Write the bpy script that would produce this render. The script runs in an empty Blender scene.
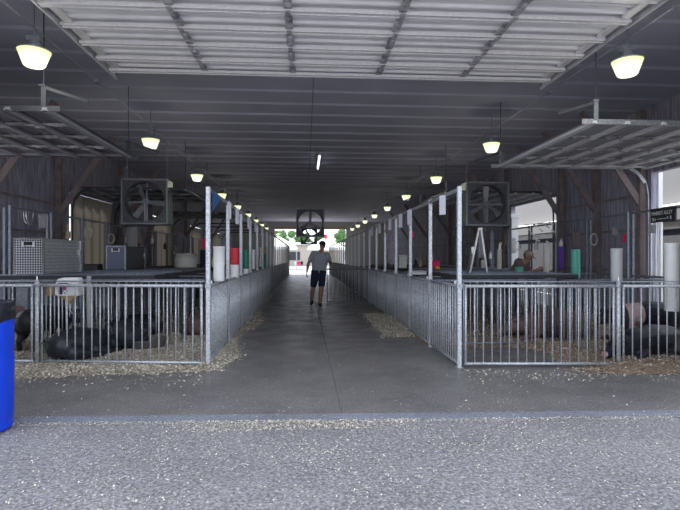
import bpy, math, random
from mathutils import Vector, Matrix, noise
random.seed(7)
C = bpy.context.scene.collection
PI = math.pi
TH = math.atan(35/500.0); cT, sT = math.cos(TH), math.sin(TH)
CAMZ = 1.42
def W(px, py=None, z=0.0, Z=None):
    """measured photo position -> world point at height z or at depth Z"""
    if Z is None: Z = (z-CAMZ)/((257-py)/500.0)
    X = (px-340)/500.0*Z
    return (X*cT+Z*sT, Z*cT-X*sT)
ORD = ['zeroth','first','second','third','fourth','fifth','sixth','seventh','eighth','ninth','tenth','eleventh','twelfth','thirteenth','fourteenth','fifteenth','sixteenth','seventeenth','eighteenth','nineteenth','twentieth','twenty-first','twenty-second','twenty-third','twenty-fourth','twenty-fifth','twenty-sixth','twenty-seventh']

# ---------------------------------------------------------------- materials
def mat(name, col, rough=0.6, metal=0.0, noise_amt=0.0, nscale=8.0, col2=None, bump=0.0, bscale=40.0, spec=None, stretch=None, detail=4.0):
    m = bpy.data.materials.new(name); m.use_nodes = True
    nt = m.node_tree; b = nt.nodes['Principled BSDF']
    b.inputs['Base Color'].default_value = (*col, 1); b.inputs['Roughness'].default_value = rough
    b.inputs['Metallic'].default_value = metal
    if spec is not None: b.inputs['Specular IOR Level'].default_value = spec
    if noise_amt or col2 or bump:
        tc = nt.nodes.new('ShaderNodeTexCoord'); mp = nt.nodes.new('ShaderNodeMapping')
        oi = nt.nodes.new('ShaderNodeObjectInfo'); va = nt.nodes.new('ShaderNodeVectorMath'); va.operation='ADD'
        ms = nt.nodes.new('ShaderNodeMath'); ms.operation='MULTIPLY'; ms.inputs[1].default_value=37; nt.links.new(oi.outputs['Random'], ms.inputs[0])
        nt.links.new(tc.outputs['Object'], va.inputs[0]); nt.links.new(ms.outputs[0], va.inputs[1]); nt.links.new(va.outputs[0], mp.inputs['Vector'])
        if stretch: mp.inputs['Scale'].default_value = stretch
    if noise_amt or col2:
        n = nt.nodes.new('ShaderNodeTexNoise'); n.inputs['Scale'].default_value = nscale; n.inputs['Detail'].default_value = detail
        nt.links.new(mp.outputs[0], n.inputs['Vector'])
        r = nt.nodes.new('ShaderNodeValToRGB'); r.color_ramp.elements[0].position = .35; r.color_ramp.elements[1].position = .65
        c2 = col2 if col2 else tuple(c*(1-noise_amt) for c in col)
        r.color_ramp.elements[0].color = (*c2, 1); r.color_ramp.elements[1].color = (*col, 1)
        nt.links.new(n.outputs['Fac'], r.inputs['Fac']); nt.links.new(r.outputs[0], b.inputs['Base Color'])
    if bump:
        n2 = nt.nodes.new('ShaderNodeTexNoise'); n2.inputs['Scale'].default_value = bscale; n2.inputs['Detail'].default_value = 5
        nt.links.new(mp.outputs[0], n2.inputs['Vector'])
        bp = nt.nodes.new('ShaderNodeBump'); bp.inputs['Strength'].default_value = bump; bp.inputs['Distance'].default_value = .02
        nt.links.new(n2.outputs['Fac'], bp.inputs['Height']); nt.links.new(bp.outputs[0], b.inputs['Normal'])
    return m
def emis(name, col, s):
    m = bpy.data.materials.new(name); m.use_nodes = True; b = m.node_tree.nodes['Principled BSDF']
    b.inputs['Base Color'].default_value = (*[c*.8 for c in col], 1)
    b.inputs['Emission Color'].default_value = (*col, 1); b.inputs['Emission Strength'].default_value = s
    return m
M = {}
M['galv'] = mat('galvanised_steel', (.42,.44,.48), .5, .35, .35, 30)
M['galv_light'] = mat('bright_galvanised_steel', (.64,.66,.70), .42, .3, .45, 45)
M['galv_dull'] = mat('dull_galvanised_steel', (.30,.32,.36), .6, .3, .3, 20)
M['galv_shaded'] = mat('shaded_galvanised_steel', (.07,.075,.09), .7, .1)  # shade of the dim side bays put into the track steel
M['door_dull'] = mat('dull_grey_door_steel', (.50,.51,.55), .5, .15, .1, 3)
M['door_dark'] = mat('shaded_door_steel', (.20,.20,.24), .6, .1, .1, 3)  # darker copy of the door steel; left-side shade is in the colour
M['door_edge'] = mat('shaded_door_strut', (.34,.34,.38), .5, .1, .12, 20)  # darker strut copy for the left doors, shade painted in
M['far_ground'] = mat('pale_gravel', (.20,.20,.20), .9, 0, .2, 2)
M['galv_pen'] = mat('shaded_pen_steel', (.24,.26,.31), .6, .3, .35, 25)  # shade inside the pens painted into dividers and wall-side frames
M['joint'] = mat('floor_joint', (.12,.115,.11), .9)
M['siding'] = mat('grey_siding', (.10,.10,.105), .9)
M['chrome'] = mat('chrome_fitting', (.85,.85,.87), .2, .9)
M['white_plastic'] = mat('white_plastic', (.78,.78,.76), .45, 0, .06, 10)
M['offwhite'] = mat('offwhite_plastic', (.55,.53,.49), .5, 0, .1, 10)
M['grey_plastic'] = mat('grey_plastic', (.42,.42,.42), .5)
M['red'] = mat('red_plastic', (.55,.02,.04), .45)
M['green'] = mat('green_plastic', (.02,.20,.13), .45)
M['teal'] = mat('teal_plastic', (.10,.42,.33), .4)
M['blue'] = mat('blue_plastic', (.004,.05,.62), .38, 0, 0, 1, None, .05, 30)
M['blue_cloth'] = mat('blue_cloth', (.04,.12,.32), .8)
M['black'] = mat('black_rubber', (.018,.019,.024), .55, 0, .2, 10)
M['black_sheet'] = mat('black_plastic_sheet', (.012,.014,.022), .35, 0, 0, 1, None, .6, 14)
M['dark'] = mat('dark_painted_board', (.035,.037,.045), .7, 0, .3, 6)
M['deckm'] = mat('dark_plywood', (.045,.045,.05), .7, 0, .3, 5)
M['paper'] = mat('white_paper', (.72,.72,.78), .8)
M['tan_board'] = mat('tan_wood_block', (.42,.30,.17), .8, 0, .2, 20)
M['wood_dark'] = mat('haze_tinted_brown_wood', (.42,.41,.51), .85, 0, .5, 3.0, None, .3, 20, None, (6,6,.6))  # brown boards lightened and blued to imitate lens haze
M['timber'] = mat('brown_timber', (.32,.26,.26), .85, 0, .35, 4, None, .2, 20)
M['roof_steel'] = mat('haze_tinted_roof_deck', (.55,.56,.68), .75, .0, .12, .8)  # lighter blue tint stands in for lens haze over the ceiling
M['pier'] = mat('painted_wall', (.35,.35,.34), .8)
M['door_steel'] = mat('ribbed_white_door_steel', (.86,.87,.90), .42, .05, .08, 3)
M['door_strut'] = mat('galvanised_door_strut', (.84,.84,.86), .42, .15, .12, 20)
M['door_stile'] = mat('dull_door_stile', (.66,.66,.69), .5, .1, .65, 9)
M['cream'] = mat('pale_render', (.62,.60,.55), .85, 0, .1, 2)
M['bright_white'] = mat('white_paint', (.82,.82,.80), .6)
M['block'] = mat('tan_block', (.45,.40,.34), .9, 0, .15, 5)
M['tree'] = mat('tree_leaves', (.06,.14,.035), .8, 0, .5, 3)
M['bark'] = mat('bark', (.10,.07,.05), .9)
M['skin'] = mat('skin', (.30,.17,.12), .6)
M['tee'] = mat('grey_cotton', (.34,.35,.39), .9, 0, .12, 10)
M['navy'] = mat('navy_cotton', (.012,.018,.045), .9)
M['cap_dark'] = mat('dark_cap', (.02,.022,.03), .85)
M['hair'] = mat('dark_hair', (.03,.02,.015), .8)
M['brown_tee'] = mat('brown_cotton', (.13,.10,.10), .9)
M['tan_cap'] = mat('tan_cap', (.30,.26,.21), .9)
M['pigblack'] = mat('black_pig_hide', (.016,.017,.026), .5, 0, .3, 6)
M['pigpink'] = mat('pink_pig_hide', (.42,.24,.22), .65, 0, .25, 6)
M['pigbrown'] = mat('red_brown_pig_hide', (.15,.095,.09), .7, 0, .3, 5)
M['pink'] = mat('pink_cloth', (.65,.03,.12), .8)
M['orange'] = mat('orange_plastic', (.75,.25,.02), .6)
M['yellow'] = mat('yellow_cord', (.62,.42,.08), .8)
M['purple'] = mat('purple_cloth', (.12,.05,.30), .85)
M['label_purple'] = mat('purple_print', (.22,.06,.35), .6)
M['label_pink'] = mat('pink_print', (.55,.06,.22), .6)
M['label_dark'] = mat('dark_print', (.05,.035,.08), .6)
M['towel'] = mat('grey_towel', (.27,.27,.28), .95)
M['chain'] = mat('chain_steel', (.5,.5,.52), .35, .6)
M['print_white'] = mat('white_lettering', (.85,.85,.82), .7)
M['lampglass'] = emis('lamp_lens', (1.0, .93, .62), 1.0)
def lens_material():
    m = M['lampglass']; nt = m.node_tree; b = nt.nodes['Principled BSDF']
    tc = nt.nodes.new('ShaderNodeTexCoord'); sp = nt.nodes.new('ShaderNodeSeparateXYZ'); nt.links.new(tc.outputs['Object'], sp.inputs[0])
    l = nt.nodes.new('ShaderNodeVectorMath'); l.operation = 'LENGTH'
    mp = nt.nodes.new('ShaderNodeMapping'); mp.inputs['Scale'].default_value = (1,1,.9); mp.inputs['Location'].default_value = (0,0,.10)
    nt.links.new(tc.outputs['Object'], mp.inputs[0]); nt.links.new(mp.outputs[0], l.inputs[0])
    r = nt.nodes.new('ShaderNodeValToRGB'); r.color_ramp.elements[0].position = .145; r.color_ramp.elements[1].position = .215
    r.color_ramp.elements[0].color = (1,.97,.82,1); r.color_ramp.elements[1].color = (.62,.70,.28,1)
    nt.links.new(l.outputs['Value'], r.inputs[0]); nt.links.new(r.outputs[0], b.inputs['Emission Color'])
    b.inputs['Emission Strength'].default_value = .8
    b.inputs['Base Color'].default_value = (.3,.3,.25,1)
lens_material()
M['tube'] = emis('fluorescent_tube', (.9,.95,1), 1.2)

def ground_mat(name, base, dark, light, rough_lo, rough_hi, speck, yfade=False):
    m = bpy.data.materials.new(name); m.use_nodes = True; nt = m.node_tree; b = nt.nodes['Principled BSDF']; L = nt.links.new
    tc = nt.nodes.new('ShaderNodeTexCoord')
    def nz(scale, det, e0, e1, c0, c1):
        n = nt.nodes.new('ShaderNodeTexNoise'); n.inputs['Scale'].default_value = scale; n.inputs['Detail'].default_value = det; L(tc.outputs['Object'], n.inputs['Vector'])
        r = nt.nodes.new('ShaderNodeValToRGB'); r.color_ramp.elements[0].position = e0; r.color_ramp.elements[1].position = e1
        r.color_ramp.elements[0].color = (*c0,1); r.color_ramp.elements[1].color = (*c1,1); L(n.outputs['Fac'], r.inputs[0]); return n, r
    n1, r1 = nz(1.3, 5, .35, .65, dark, base)
    n2, r2 = nz(48, 5, .35, .68, (.5,.5,.5), (1.45,1.45,1.45))
    mx = nt.nodes.new('ShaderNodeMix'); mx.data_type='RGBA'; mx.blend_type='MULTIPLY'; mx.inputs[0].default_value = speck
    L(r1.outputs[0], mx.inputs[6]); L(r2.outputs[0], mx.inputs[7])
    n3, r3 = nz(26, 4, .62, .70, (0,0,0), (1,1,1))
    mx2 = nt.nodes.new('ShaderNodeMix'); mx2.data_type='RGBA'; L(r3.outputs[0], mx2.inputs[0]); L(mx.outputs[2], mx2.inputs[6]); mx2.inputs[7].default_value=(*light,1)
    L(mx2.outputs[2], b.inputs['Base Color'])
    n4, r4 = nz(2.2, 4, .4, .6, (rough_lo,)*3, (rough_hi,)*3); L(r4.outputs[0], b.inputs['Roughness'])
    bp = nt.nodes.new('ShaderNodeBump'); bp.inputs['Strength'].default_value=.35; bp.inputs['Distance'].default_value=.01; L(n2.outputs['Fac'], bp.inputs['Height']); L(bp.outputs[0], b.inputs['Normal'])
    return m
M['asphalt'] = ground_mat('asphalt', (.25,.238,.245), (.205,.197,.205), (.46,.44,.40), .75, .95, 1.0)
M['floor'] = ground_mat('worn_dark_concrete', (.205,.192,.187), (.15,.142,.142), (.36,.34,.31), .33, .5, .9)
M['apron'] = ground_mat('pale_concrete_lip', (.21,.22,.26), (.17,.18,.21), (.34,.34,.34), .7, .9, .6)
def straw_mat(name, cs):
    m = bpy.data.materials.new(name); m.use_nodes = True; nt = m.node_tree; b = nt.nodes['Principled BSDF']; b.inputs['Roughness'].default_value=.9
    g = nt.nodes.new('ShaderNodeNewGeometry'); r = nt.nodes.new('ShaderNodeValToRGB'); r.color_ramp.interpolation='CONSTANT'
    while len(r.color_ramp.elements) < len(cs): r.color_ramp.elements.new(.5)
    for i, c in enumerate(cs): r.color_ramp.elements[i].position = i/len(cs); r.color_ramp.elements[i].color=(*c,1)
    nt.links.new(g.outputs['Random Per Island'], r.inputs[0]); nt.links.new(r.outputs[0], b.inputs['Base Color'])
    return m
M['chips'] = straw_mat('pale_wood_shavings', [(.72,.66,.55),(.56,.50,.40),(.36,.31,.24),(.82,.78,.68),(.48,.42,.33)])
M['chips_brown'] = straw_mat('brown_wood_shavings', [(.52,.40,.29),(.36,.26,.18),(.22,.16,.11),(.72,.62,.50),(.42,.31,.22)])
M['specks'] = straw_mat('pale_specks', [(.80,.74,.60),(.62,.56,.44),(.48,.44,.36)])
M['bed'] = mat('shavings_bed', (.50,.45,.36), .95, 0, 0, 45, (.26,.22,.17), .8, 60)
M['bed_brown'] = mat('brown_shavings_bed', (.36,.28,.21), .95, 0, 0, 45, (.18,.135,.10), .8, 60)
def curtain_mat():
    m = bpy.data.materials.new('tan_tarp'); m.use_nodes=True; nt=m.node_tree; b=nt.nodes['Principled BSDF']
    b.inputs['Base Color'].default_value=(.36,.35,.33,1); b.inputs['Roughness'].default_value=.9
    t=nt.nodes.new('ShaderNodeBsdfTranslucent'); t.inputs[0].default_value=(.36,.34,.30,1)
    a=nt.nodes.new('ShaderNodeMixShader'); a.inputs[0].default_value=.35
    nt.links.new(b.outputs[0],a.inputs[1]); nt.links.new(t.outputs[0],a.inputs[2]); nt.links.new(a.outputs[0],nt.nodes['Material Output'].inputs[0]); return m
M['curtain'] = curtain_mat()
def diamond_mat():
    m = bpy.data.materials.new('diamond_plate'); m.use_nodes=True; nt=m.node_tree; b=nt.nodes['Principled BSDF']; L=nt.links.new
    b.inputs['Metallic'].default_value=.6; b.inputs['Roughness'].default_value=.35
    tc=nt.nodes.new('ShaderNodeTexCoord'); mp=nt.nodes.new('ShaderNodeMapping'); L(tc.outputs['Object'],mp.inputs[0])
    mp.inputs['Rotation'].default_value=(0,PI/4,0)
    ck=nt.nodes.new('ShaderNodeTexChecker'); ck.inputs['Scale'].default_value=36; L(mp.outputs[0],ck.inputs[0])
    ck.inputs[1].default_value=(.75,.76,.80,1); ck.inputs[2].default_value=(.09,.10,.13,1); L(ck.outputs[0],b.inputs['Base Color'])
    return m
M['diamond'] = diamond_mat()
M['boxgrey'] = mat('grey_painted_box', (.115,.13,.19), .5, .2)
M['boxgrey_side'] = mat('dark_grey_box_side', (.05,.06,.075), .55, .2)
M['ribbed_alu'] = mat('grey_ribbed_aluminium', (.42,.46,.46), .4, .4, .2, 20)
def sadpig():
    m = bpy.data.materials.new('saddled_pig_hide'); m.use_nodes=True; nt=m.node_tree; b=nt.nodes['Principled BSDF']; L=nt.links.new
    tc=nt.nodes.new('ShaderNodeTexCoord'); sp=nt.nodes.new('ShaderNodeSeparateXYZ'); L(tc.outputs['Object'],sp.inputs[0])
    r=nt.nodes.new('ShaderNodeValToRGB'); r.color_ramp.interpolation='CONSTANT'
    mr=nt.nodes.new('ShaderNodeMapRange'); mr.inputs[1].default_value=-.8; mr.inputs[2].default_value=.8; L(sp.outputs[0],mr.inputs[0])
    e=r.color_ramp.elements; e[0].position=0; e[0].color=(.016,.017,.026,1); e[1].position=.60; e[1].color=(.50,.36,.34,1)
    k=e.new(.76); k.color=(.016,.017,.026,1); L(mr.outputs[0],r.inputs[0]); L(r.outputs[0],b.inputs['Base Color']); b.inputs['Roughness'].default_value=.55
    return m
M['pigsaddle'] = sadpig()

# ---------------------------------------------------------------- mesh helper
class MB:
    def __init__(s): s.v=[]; s.f=[]
    def add(s, vs, fs, mtx=None):
        o=len(s.v)
        s.v += [tuple(mtx@Vector(v)) if mtx else tuple(v) for v in vs]; s.f += [tuple(i+o for i in f) for f in fs]; return s
    def box(s, x0,x1,y0,y1,z0,z1, mtx=None):
        return s.add([(x0,y0,z0),(x1,y0,z0),(x1,y1,z0),(x0,y1,z0),(x0,y0,z1),(x1,y0,z1),(x1,y1,z1),(x0,y1,z1)],
            [(0,3,2,1),(4,5,6,7),(0,1,5,4),(1,2,6,5),(2,3,7,6),(3,0,4,7)], mtx)
    def bbox(s, x0,x1,y0,y1,z0,z1, b=.01, mtx=None):   # box with chamfered vertical and top edges
        pts=[(x0+b,y0),(x1-b,y0),(x1,y0+b),(x1,y1-b),(x1-b,y1),(x0+b,y1),(x0,y1-b),(x0,y0+b)]
        cx,cy=(x0+x1)/2,(y0+y1)/2
        rings=[[(x,y,z0) for x,y in pts],[(x,y,z1-b) for x,y in pts]]
        rings.append([(cx+(x-cx)*(1-b*2/(x1-x0)), cy+(y-cy)*(1-b*2/(y1-y0)), z1) for x,y in pts])
        return s.loft(rings, mtx)
    def loft(s, rings, mtx=None, caps=True):
        n=len(rings[0]); vs=[p for r in rings for p in r]; fs=[]
        for k in range(len(rings)-1):
            for i in range(n):
                j=(i+1)%n; fs.append((k*n+i,k*n+j,(k+1)*n+j,(k+1)*n+i))
        if caps: fs.append(tuple(reversed(range(n)))); fs.append(tuple((len(rings)-1)*n+i for i in range(n)))
        return s.add(vs,fs,mtx)
    def lathe(s, prof, n=20, c=(0,0), mtx=None, caps=True):
        return s.loft([[(c[0]+r*math.cos(2*PI*i/n), c[1]+r*math.sin(2*PI*i/n), z) for i in range(n)] for r,z in prof], mtx, caps)
    def tube(s, p0,p1,r,n=8,r1=None):
        p0,p1=Vector(p0),Vector(p1); d=p1-p0
        if d.length<1e-6: return s
        q=d.to_track_quat('Z','Y').to_matrix(); r1=r if r1 is None else r1
        def ring(p,rr): return [tuple(p+q@Vector((rr*math.cos(2*PI*(i+.5)/n),rr*math.sin(2*PI*(i+.5)/n),0))) for i in range(n)]
        return s.loft([ring(p0,r),ring(p1,r1)])
    def path(s, pts, r, n=8):
        pts=[Vector(p) for p in pts]; rings=[]
        for i,p in enumerate(pts):
            d=(pts[min(i+1,len(pts)-1)]-pts[max(i-1,0)]).normalized()
            a=Vector((0,0,1)) if abs(d.z)<.9 else Vector((0,1,0)); u=d.cross(a).normalized(); w=u.cross(d)
            rings.append([tuple(p+u*(r*math.cos(2*PI*k/n))+w*(r*math.sin(2*PI*k/n))) for k in range(n)])
        return s.loft(rings)
    def bar(s, p0,p1,w,h):      # rectangular bar between points
        p0,p1=Vector(p0),Vector(p1); d=(p1-p0).normalized(); a=Vector((0,0,1)) if abs(d.z)<.95 else Vector((0,1,0))
        u=d.cross(a).normalized()*w/2; v=u.cross(d).normalized()*h/2
        return s.loft([[tuple(p+u+v),tuple(p-u+v),tuple(p-u-v),tuple(p+u-v)] for p in (p0,p1)])
    def capsule(s, p0,r0,p1,r1,n=12,k=4):
        p0,p1=Vector(p0),Vector(p1); d=p1-p0
        q=(d if d.length>1e-6 else Vector((0,0,1))).to_track_quat('Z','Y').to_matrix(); dn=q@Vector((0,0,1)); rings=[]
        for i in range(k+1):
            a=-PI/2+PI/2*i/k; rr=max(r0*math.cos(a),r0*.03); rings.append((p0+dn*(r0*math.sin(a)),rr))
        for i in range(k+1):
            a=PI/2*i/k; rr=max(r1*math.cos(a),r1*.03); rings.append((p1+dn*(r1*math.sin(a)),rr))
        return s.loft([[tuple(p+q@Vector((rr*math.cos(2*PI*j/n),rr*math.sin(2*PI*j/n),0))) for j in range(n)] for p,rr in rings])
    def ell(s, c, r, n=14, k=8, rot=None):
        rings=[]
        for i in range(k+1):
            a=-PI/2+PI*i/k; rings.append([(max(math.cos(a),.02)*math.cos(2*PI*j/n), max(math.cos(a),.02)*math.sin(2*PI*j/n), math.sin(a)) for j in range(n)])
        m=Matrix.Translation(c)@(rot.to_4x4() if rot else Matrix.Identity(4))@Matrix.Diagonal((*r,1))
        return s.loft(rings,m)
    def mesh(s, name, m, smooth=False):
        me=bpy.data.meshes.new(name); me.from_pydata(s.v,[],s.f); me.update()
        if m: me.materials.append(M[m] if isinstance(m,str) else m)
        if smooth:
            me.polygons.foreach_set('use_smooth',[True]*len(me.polygons))
        return me
    def build(s, name, m, parent=None, smooth=False, loc=None, label=None):
        return link(name, s.mesh(name,m,smooth), parent, loc, label)
def link(name, me, parent=None, loc=None, label=None, rz=0):
    o=bpy.data.objects.new(name,me); C.objects.link(o)
    if parent: o.parent=parent
    if loc: o.location=loc
    if rz: o.rotation_euler.z=rz
    if label: o['label']=label
    return o
def tag(o, label, cat, group=None, kind=None):
    if label: o['label']=label
    if cat: o['category']=cat
    if group: o['group']=group
    if kind: o['kind']=kind
    return o
def thing(name,label,cat,loc=(0,0,0),rz=0,group=None):
    o=bpy.data.objects.new(name,None); o.empty_display_size=.1; C.objects.link(o); o.location=loc; o.rotation_euler=(0,0,rz)
    return tag(o,label,cat,group)
def struct(o, label=None):
    o['kind']='structure'
    if label: o['label']=label
    return o
def autosmooth(o):
    for p in o.data.polygons: p.use_smooth=True
def remeshed(mb, name, m, voxel, parent=None, loc=None, label=None, smooth=4):
    tmp=bpy.data.objects.new('tmp',mb.mesh('tmp',m)); C.objects.link(tmp)
    r=tmp.modifiers.new('r','REMESH'); r.mode='VOXEL'; r.voxel_size=voxel
    if smooth: q=tmp.modifiers.new('s','SMOOTH'); q.iterations=smooth; q.factor=.5
    dg=bpy.context.evaluated_depsgraph_get(); dg.update()
    me=bpy.data.meshes.new_from_object(tmp.evaluated_get(dg)); me.name=name
    bpy.data.objects.remove(tmp)
    me.materials.clear(); me.materials.append(M[m])
    me.polygons.foreach_set('use_smooth',[True]*len(me.polygons))
    return link(name,me,parent,loc,label)
def copy_tree(o,parent=None):
    c=o.copy(); C.objects.link(c)
    if parent: c.parent=parent
    for ch in list(o.children): copy_tree(ch,c)
    return c

# ---------------------------------------------------------------- the building
XL, XR = -6.4, 7.3           # inner faces of side walls
Y0, Y1 = 4.36, 45.0
CEIL = 4.62
_a=W(15,423.3); _b=W(676,416.6); _sl=(_b[1]-_a[1])/(_b[0]-_a[0]); EL=_a[1]+(XL-_a[0])*_sl; ER=_a[1]+(XR-_a[0])*_sl
edge=lambda x:_a[1]+(x-_a[0])*_sl
fl = MB().add([(XL-.2,EL,0),(XR+.2,ER,0),(XR+.2,Y1,0),(XL-.2,Y1,0),(XL-.2,EL,-.05),(XR+.2,ER,-.05),(XR+.2,Y1,-.05),(XL-.2,Y1,-.05)],[(0,1,2,3),(7,6,5,4),(4,5,1,0),(5,6,2,1),(6,7,3,2),(7,4,0,3)]); struct(fl.build('floor','floor'))
g1 = MB().add([(-60,-60,-.004),(70,-60,-.004),(70,edge(XR+.2),-.004),(XR+.2,edge(XR+.2),-.004),(XL-.2,edge(XL-.2),-.004),(-60,edge(XL-.2),-.004)],[(0,1,2,3,4,5)]).build('ground','asphalt'); tag(g1,None,None,kind='structure')
g2 = MB().box(-60,XL-.2,Y0,110,-.08,-.004).box(XR+.2,70,Y0,110,-.08,-.004).box(XL-.2,XR+.2,Y1,110,-.08,-.004).build('ground','far_ground'); tag(g2,None,None,kind='structure')
# pale lip at the doorway and the joint down the aisle floor
struct(MB().add([(XL,EL,.003),(XR,ER,.003),(XR,ER+.17,.004),(XL,EL+.17,.004),(XL,EL,-.02),(XR,ER,-.02)],[(0,1,2,3),(4,5,1,0)]).build('trim_1','apron'))
struct(MB().box(.325,.34,Y0+.17,Y1,-.01,.0015).build('trim_2','joint'))

def corrugated(x0,x1,y0,y1,z,period=.80,depth=.03):
    mb=MB(); ys=[]; y=y0
    while y<y1:
        ys += [(y,z),(y+period*.55,z),(y+period*.62,z-depth),(y+period*.93,z-depth)]; y+=period
    ys.append((y1,z))
    vs=[]; fs=[]
    for yy,zz in ys: vs += [(x0,min(yy,y1),zz),(x1,min(yy,y1),zz)]
    for i in range(len(ys)-1): fs.append((2*i,2*i+1,2*i+3,2*i+2))
    return mb.add(vs,fs)
struct(corrugated(XL,XR,Y0,Y1,CEIL).build('ceiling','roof_steel'))
# unseen roof above the ceiling, pitched and raised to block the sun (gable ends)
rx=.45
rf=MB()
for a,b in ((XL-.6,rx),(rx,XR+.6)):
    za=4.7 if a<rx-.1 else 7.2; zb=7.2 if a<rx-.1 else 4.7
    rf.add([(a,Y0-.4,za),(b,Y0-.4,zb),(b,Y1+.4,zb),(a,Y1+.4,za),(a,Y0-.4,za+.08),(b,Y0-.4,zb+.08),(b,Y1+.4,zb+.08),(a,Y1+.4,za+.08)],
      [(0,3,2,1),(4,5,6,7),(0,1,5,4),(1,2,6,5),(2,3,7,6),(3,0,4,7)])
struct(rf.build('roof','roof_steel'))
def gable(name,y,t,ox0,ox1,oz):
    mb=MB(); x0,x1=XL-.2,XR+.2
    mb.box(x0,ox0,y,y+t,0,4.7).box(ox1,x1,y,y+t,0,4.7).box(ox0,ox1,y,y+t,oz,4.7)
    mb.loft([[(x0,yy,4.7),(x1,yy,4.7),(rx,yy,7.1)] for yy in (y,y+t)])  # peak out of view, raised to cast shade before the entrance
    struct(mb.build(name,'pier'))
gable('wall_front',Y0-.2,.18,-3.45,4.35,4.25)
gable('wall_back',Y1,.18,-2.7,3.7,3.98)
struct(MB().box(-2.8,3.8,Y1-.06,Y1,3.90,4.08).build('trim_3','tan_board'))

# side walls of vertical boards with openings at each open bay
LB=[(6.6,9.6),(14.1,17.1),(21.4,24.5),(28.5,31.6),(35.6,38.7)]
RB=[(6.7,10.05),(14.1,17.25)]
OH=3.2
def wall(name,x,side,bays):
    mb=MB(); y=Y0
    segs=[]
    for a,b in bays+[(Y1,Y1)]:
        segs.append((y,a)); y=b
    xo=x+side*.14
    for a,b in segs:
        n=max(1,int((b-a)/.2)); w=(b-a)/n
        for i in range(n):
            dpt=.0 if i%2 else .02
            mb.box(min(x-side*dpt,xo),max(x-side*dpt,xo),a+i*w,a+(i+1)*w-.006,0,CEIL)
    for a,b in bays: mb.box(min(x,xo),max(x,xo),a,b,OH,CEIL)
    struct(mb.build(name,'wood_dark'))
    # girts: horizontal boards on the inner face
    g=MB()
    for a,b in segs:
        for z in (1.1,2.0,2.75): g.box(min(x-side*.05,x-side*.02),max(x-side*.05,x-side*.02),a+.15,b-.15,z,z+.05)
    struct(g.build('trim_4' if side<0 else 'trim_5','timber'))
wall('wall_left',XL,-1,LB); wall('wall_right',XR,1,RB)

# wall columns with knee braces
def column(x,side,y,label):
    t=thing('timber_column',label,'column',(x-side*.10,y,0))
    MB().box(-.07,.07,-.07,.07,0,CEIL-.07).build('post','timber',t)
    MB().bar((-side*.02,0,2.55),(-side*1.35,0,CEIL-.12),.06,.14).build('knee_brace','timber',t)
for side,x,ys in ((-1,XL,[10.3,13.3,17.6,20.9,27.0,33.6]),(1,XR,[10.25,11.9,13.6,17.6,20.8,24.5,29,34])):
    for i,y in enumerate(ys):
        column(x,side,y,'brown timber column with knee brace, %s from the front on the %s wall'%(ORD[i+1],'left' if side<0 else 'right'))

# ---------------------------------------------------------------- overhead doors
def ribbed(w,L,rib=.13,d=.026):
    """steel skin lying flat in x(w) y(L), ribs along x, underside at z=0"""
    mb=MB(); n=int(L/rib); s=L/n; prof=[]
    for i in range(n):
        y=i*s; prof += [(y,d),(y+s*.30,d),(y+s*.34,-.002),(y+s*.44,-.006),(y+s*.50,0),(y+s*.70,.004),(y+s*.85,.010)]
    prof.append((L,d)); vs=[]; fs=[]
    for y,z in prof: vs += [(0,y,z),(w,y,z)]
    m=len(prof)
    for y,z in prof: vs += [(0,y,.045),(w,y,.045)]
    for i in range(m-1): fs += [(2*i,2*i+2,2*i+3,2*i+1),(2*m+2*i,2*m+2*i+1,2*m+2*i+3,2*m+2*i+2)]
    return mb.add(vs,fs)
def overhead_door(idx,label,w,nsec,L,stiles,skin='door_steel',sk2='door_strut'):
    """door lying flat: sections stacked along +y from 0, width w along x"""
    t=thing('door_%d'%idx,label,None); t['kind']='structure'
    rm=ribbed(w,L-.02).mesh('section',skin)
    st=MB().box(-.10,w+.10,-.03,.03,-.050,-.012).box(-.10,w+.10,-.045,-.03,-.058,-.048).box(-.10,w+.10,.03,.045,-.058,-.048).mesh('strut',sk2)
    sm=MB().box(-.045,.045,.02,L-.02,-.030,-.006).box(-.028,.028,-.06,.07,-.066,-.052).box(-.02,.02,L*.40,L*.60,-.045,-.028).mesh('stile','door_stile')
    em=MB().box(-.04,.05,.02,L-.04,-.03,.0).box(-.02,.09,-.03,.05,-.05,-.03).mesh('end_stile',sk2)
    for k in range(nsec):
        link('section',rm,t,(0,k*L,0)); link('strut',st,t,(0,k*L+.02,0))
        for sx in stiles: link('stile',sm,t,(sx*w,k*L,0))
        for sx in (0,w): link('end_stile',em,t,(sx,k*L,0))
    link('bottom_strut',st,t,(0,nsec*L-.03,0))
    return t
def track(label,pts,hangers,wd=.09,mr='door_strut',mh='galv_dull'):
    t=thing('door_track',label,'door track')
    mb=MB()
    for a,b in zip(pts[:-1],pts[1:]):
        mb.bar(a,b,wd*.25,wd)
    o=mb.build('rail',mr,t)
    for h in hangers:
        z=h[2]; MB().box(h[0]-.03,h[0]+.03,h[1]-.012,h[1]+.012,z,z+.28).box(h[0]-.05,h[0]+.03,h[1]-.03,h[1]+.03,z+.28,z+.30).build('hanger',mh,t); MB().tube((h[0],h[1],z+.28),(h[0],h[1],CEIL),.008,6).bar((h[0],h[1],z+.27),(h[0]+h[3],h[1]+h[4],z+.10),.02,.04).build('hanger_rod','galv_shaded',t)
    return t
zt=CAMZ+2.8
door=overhead_door(1,'large ribbed white overhead door rolled up under the ceiling at the front entrance',6.5,7,.50,(.2,.4,.6,.8))
door.location=(-2.80,3.95+.25,zt)
door.location.y=4.14; door.rotation_euler.z=-.005
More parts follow.
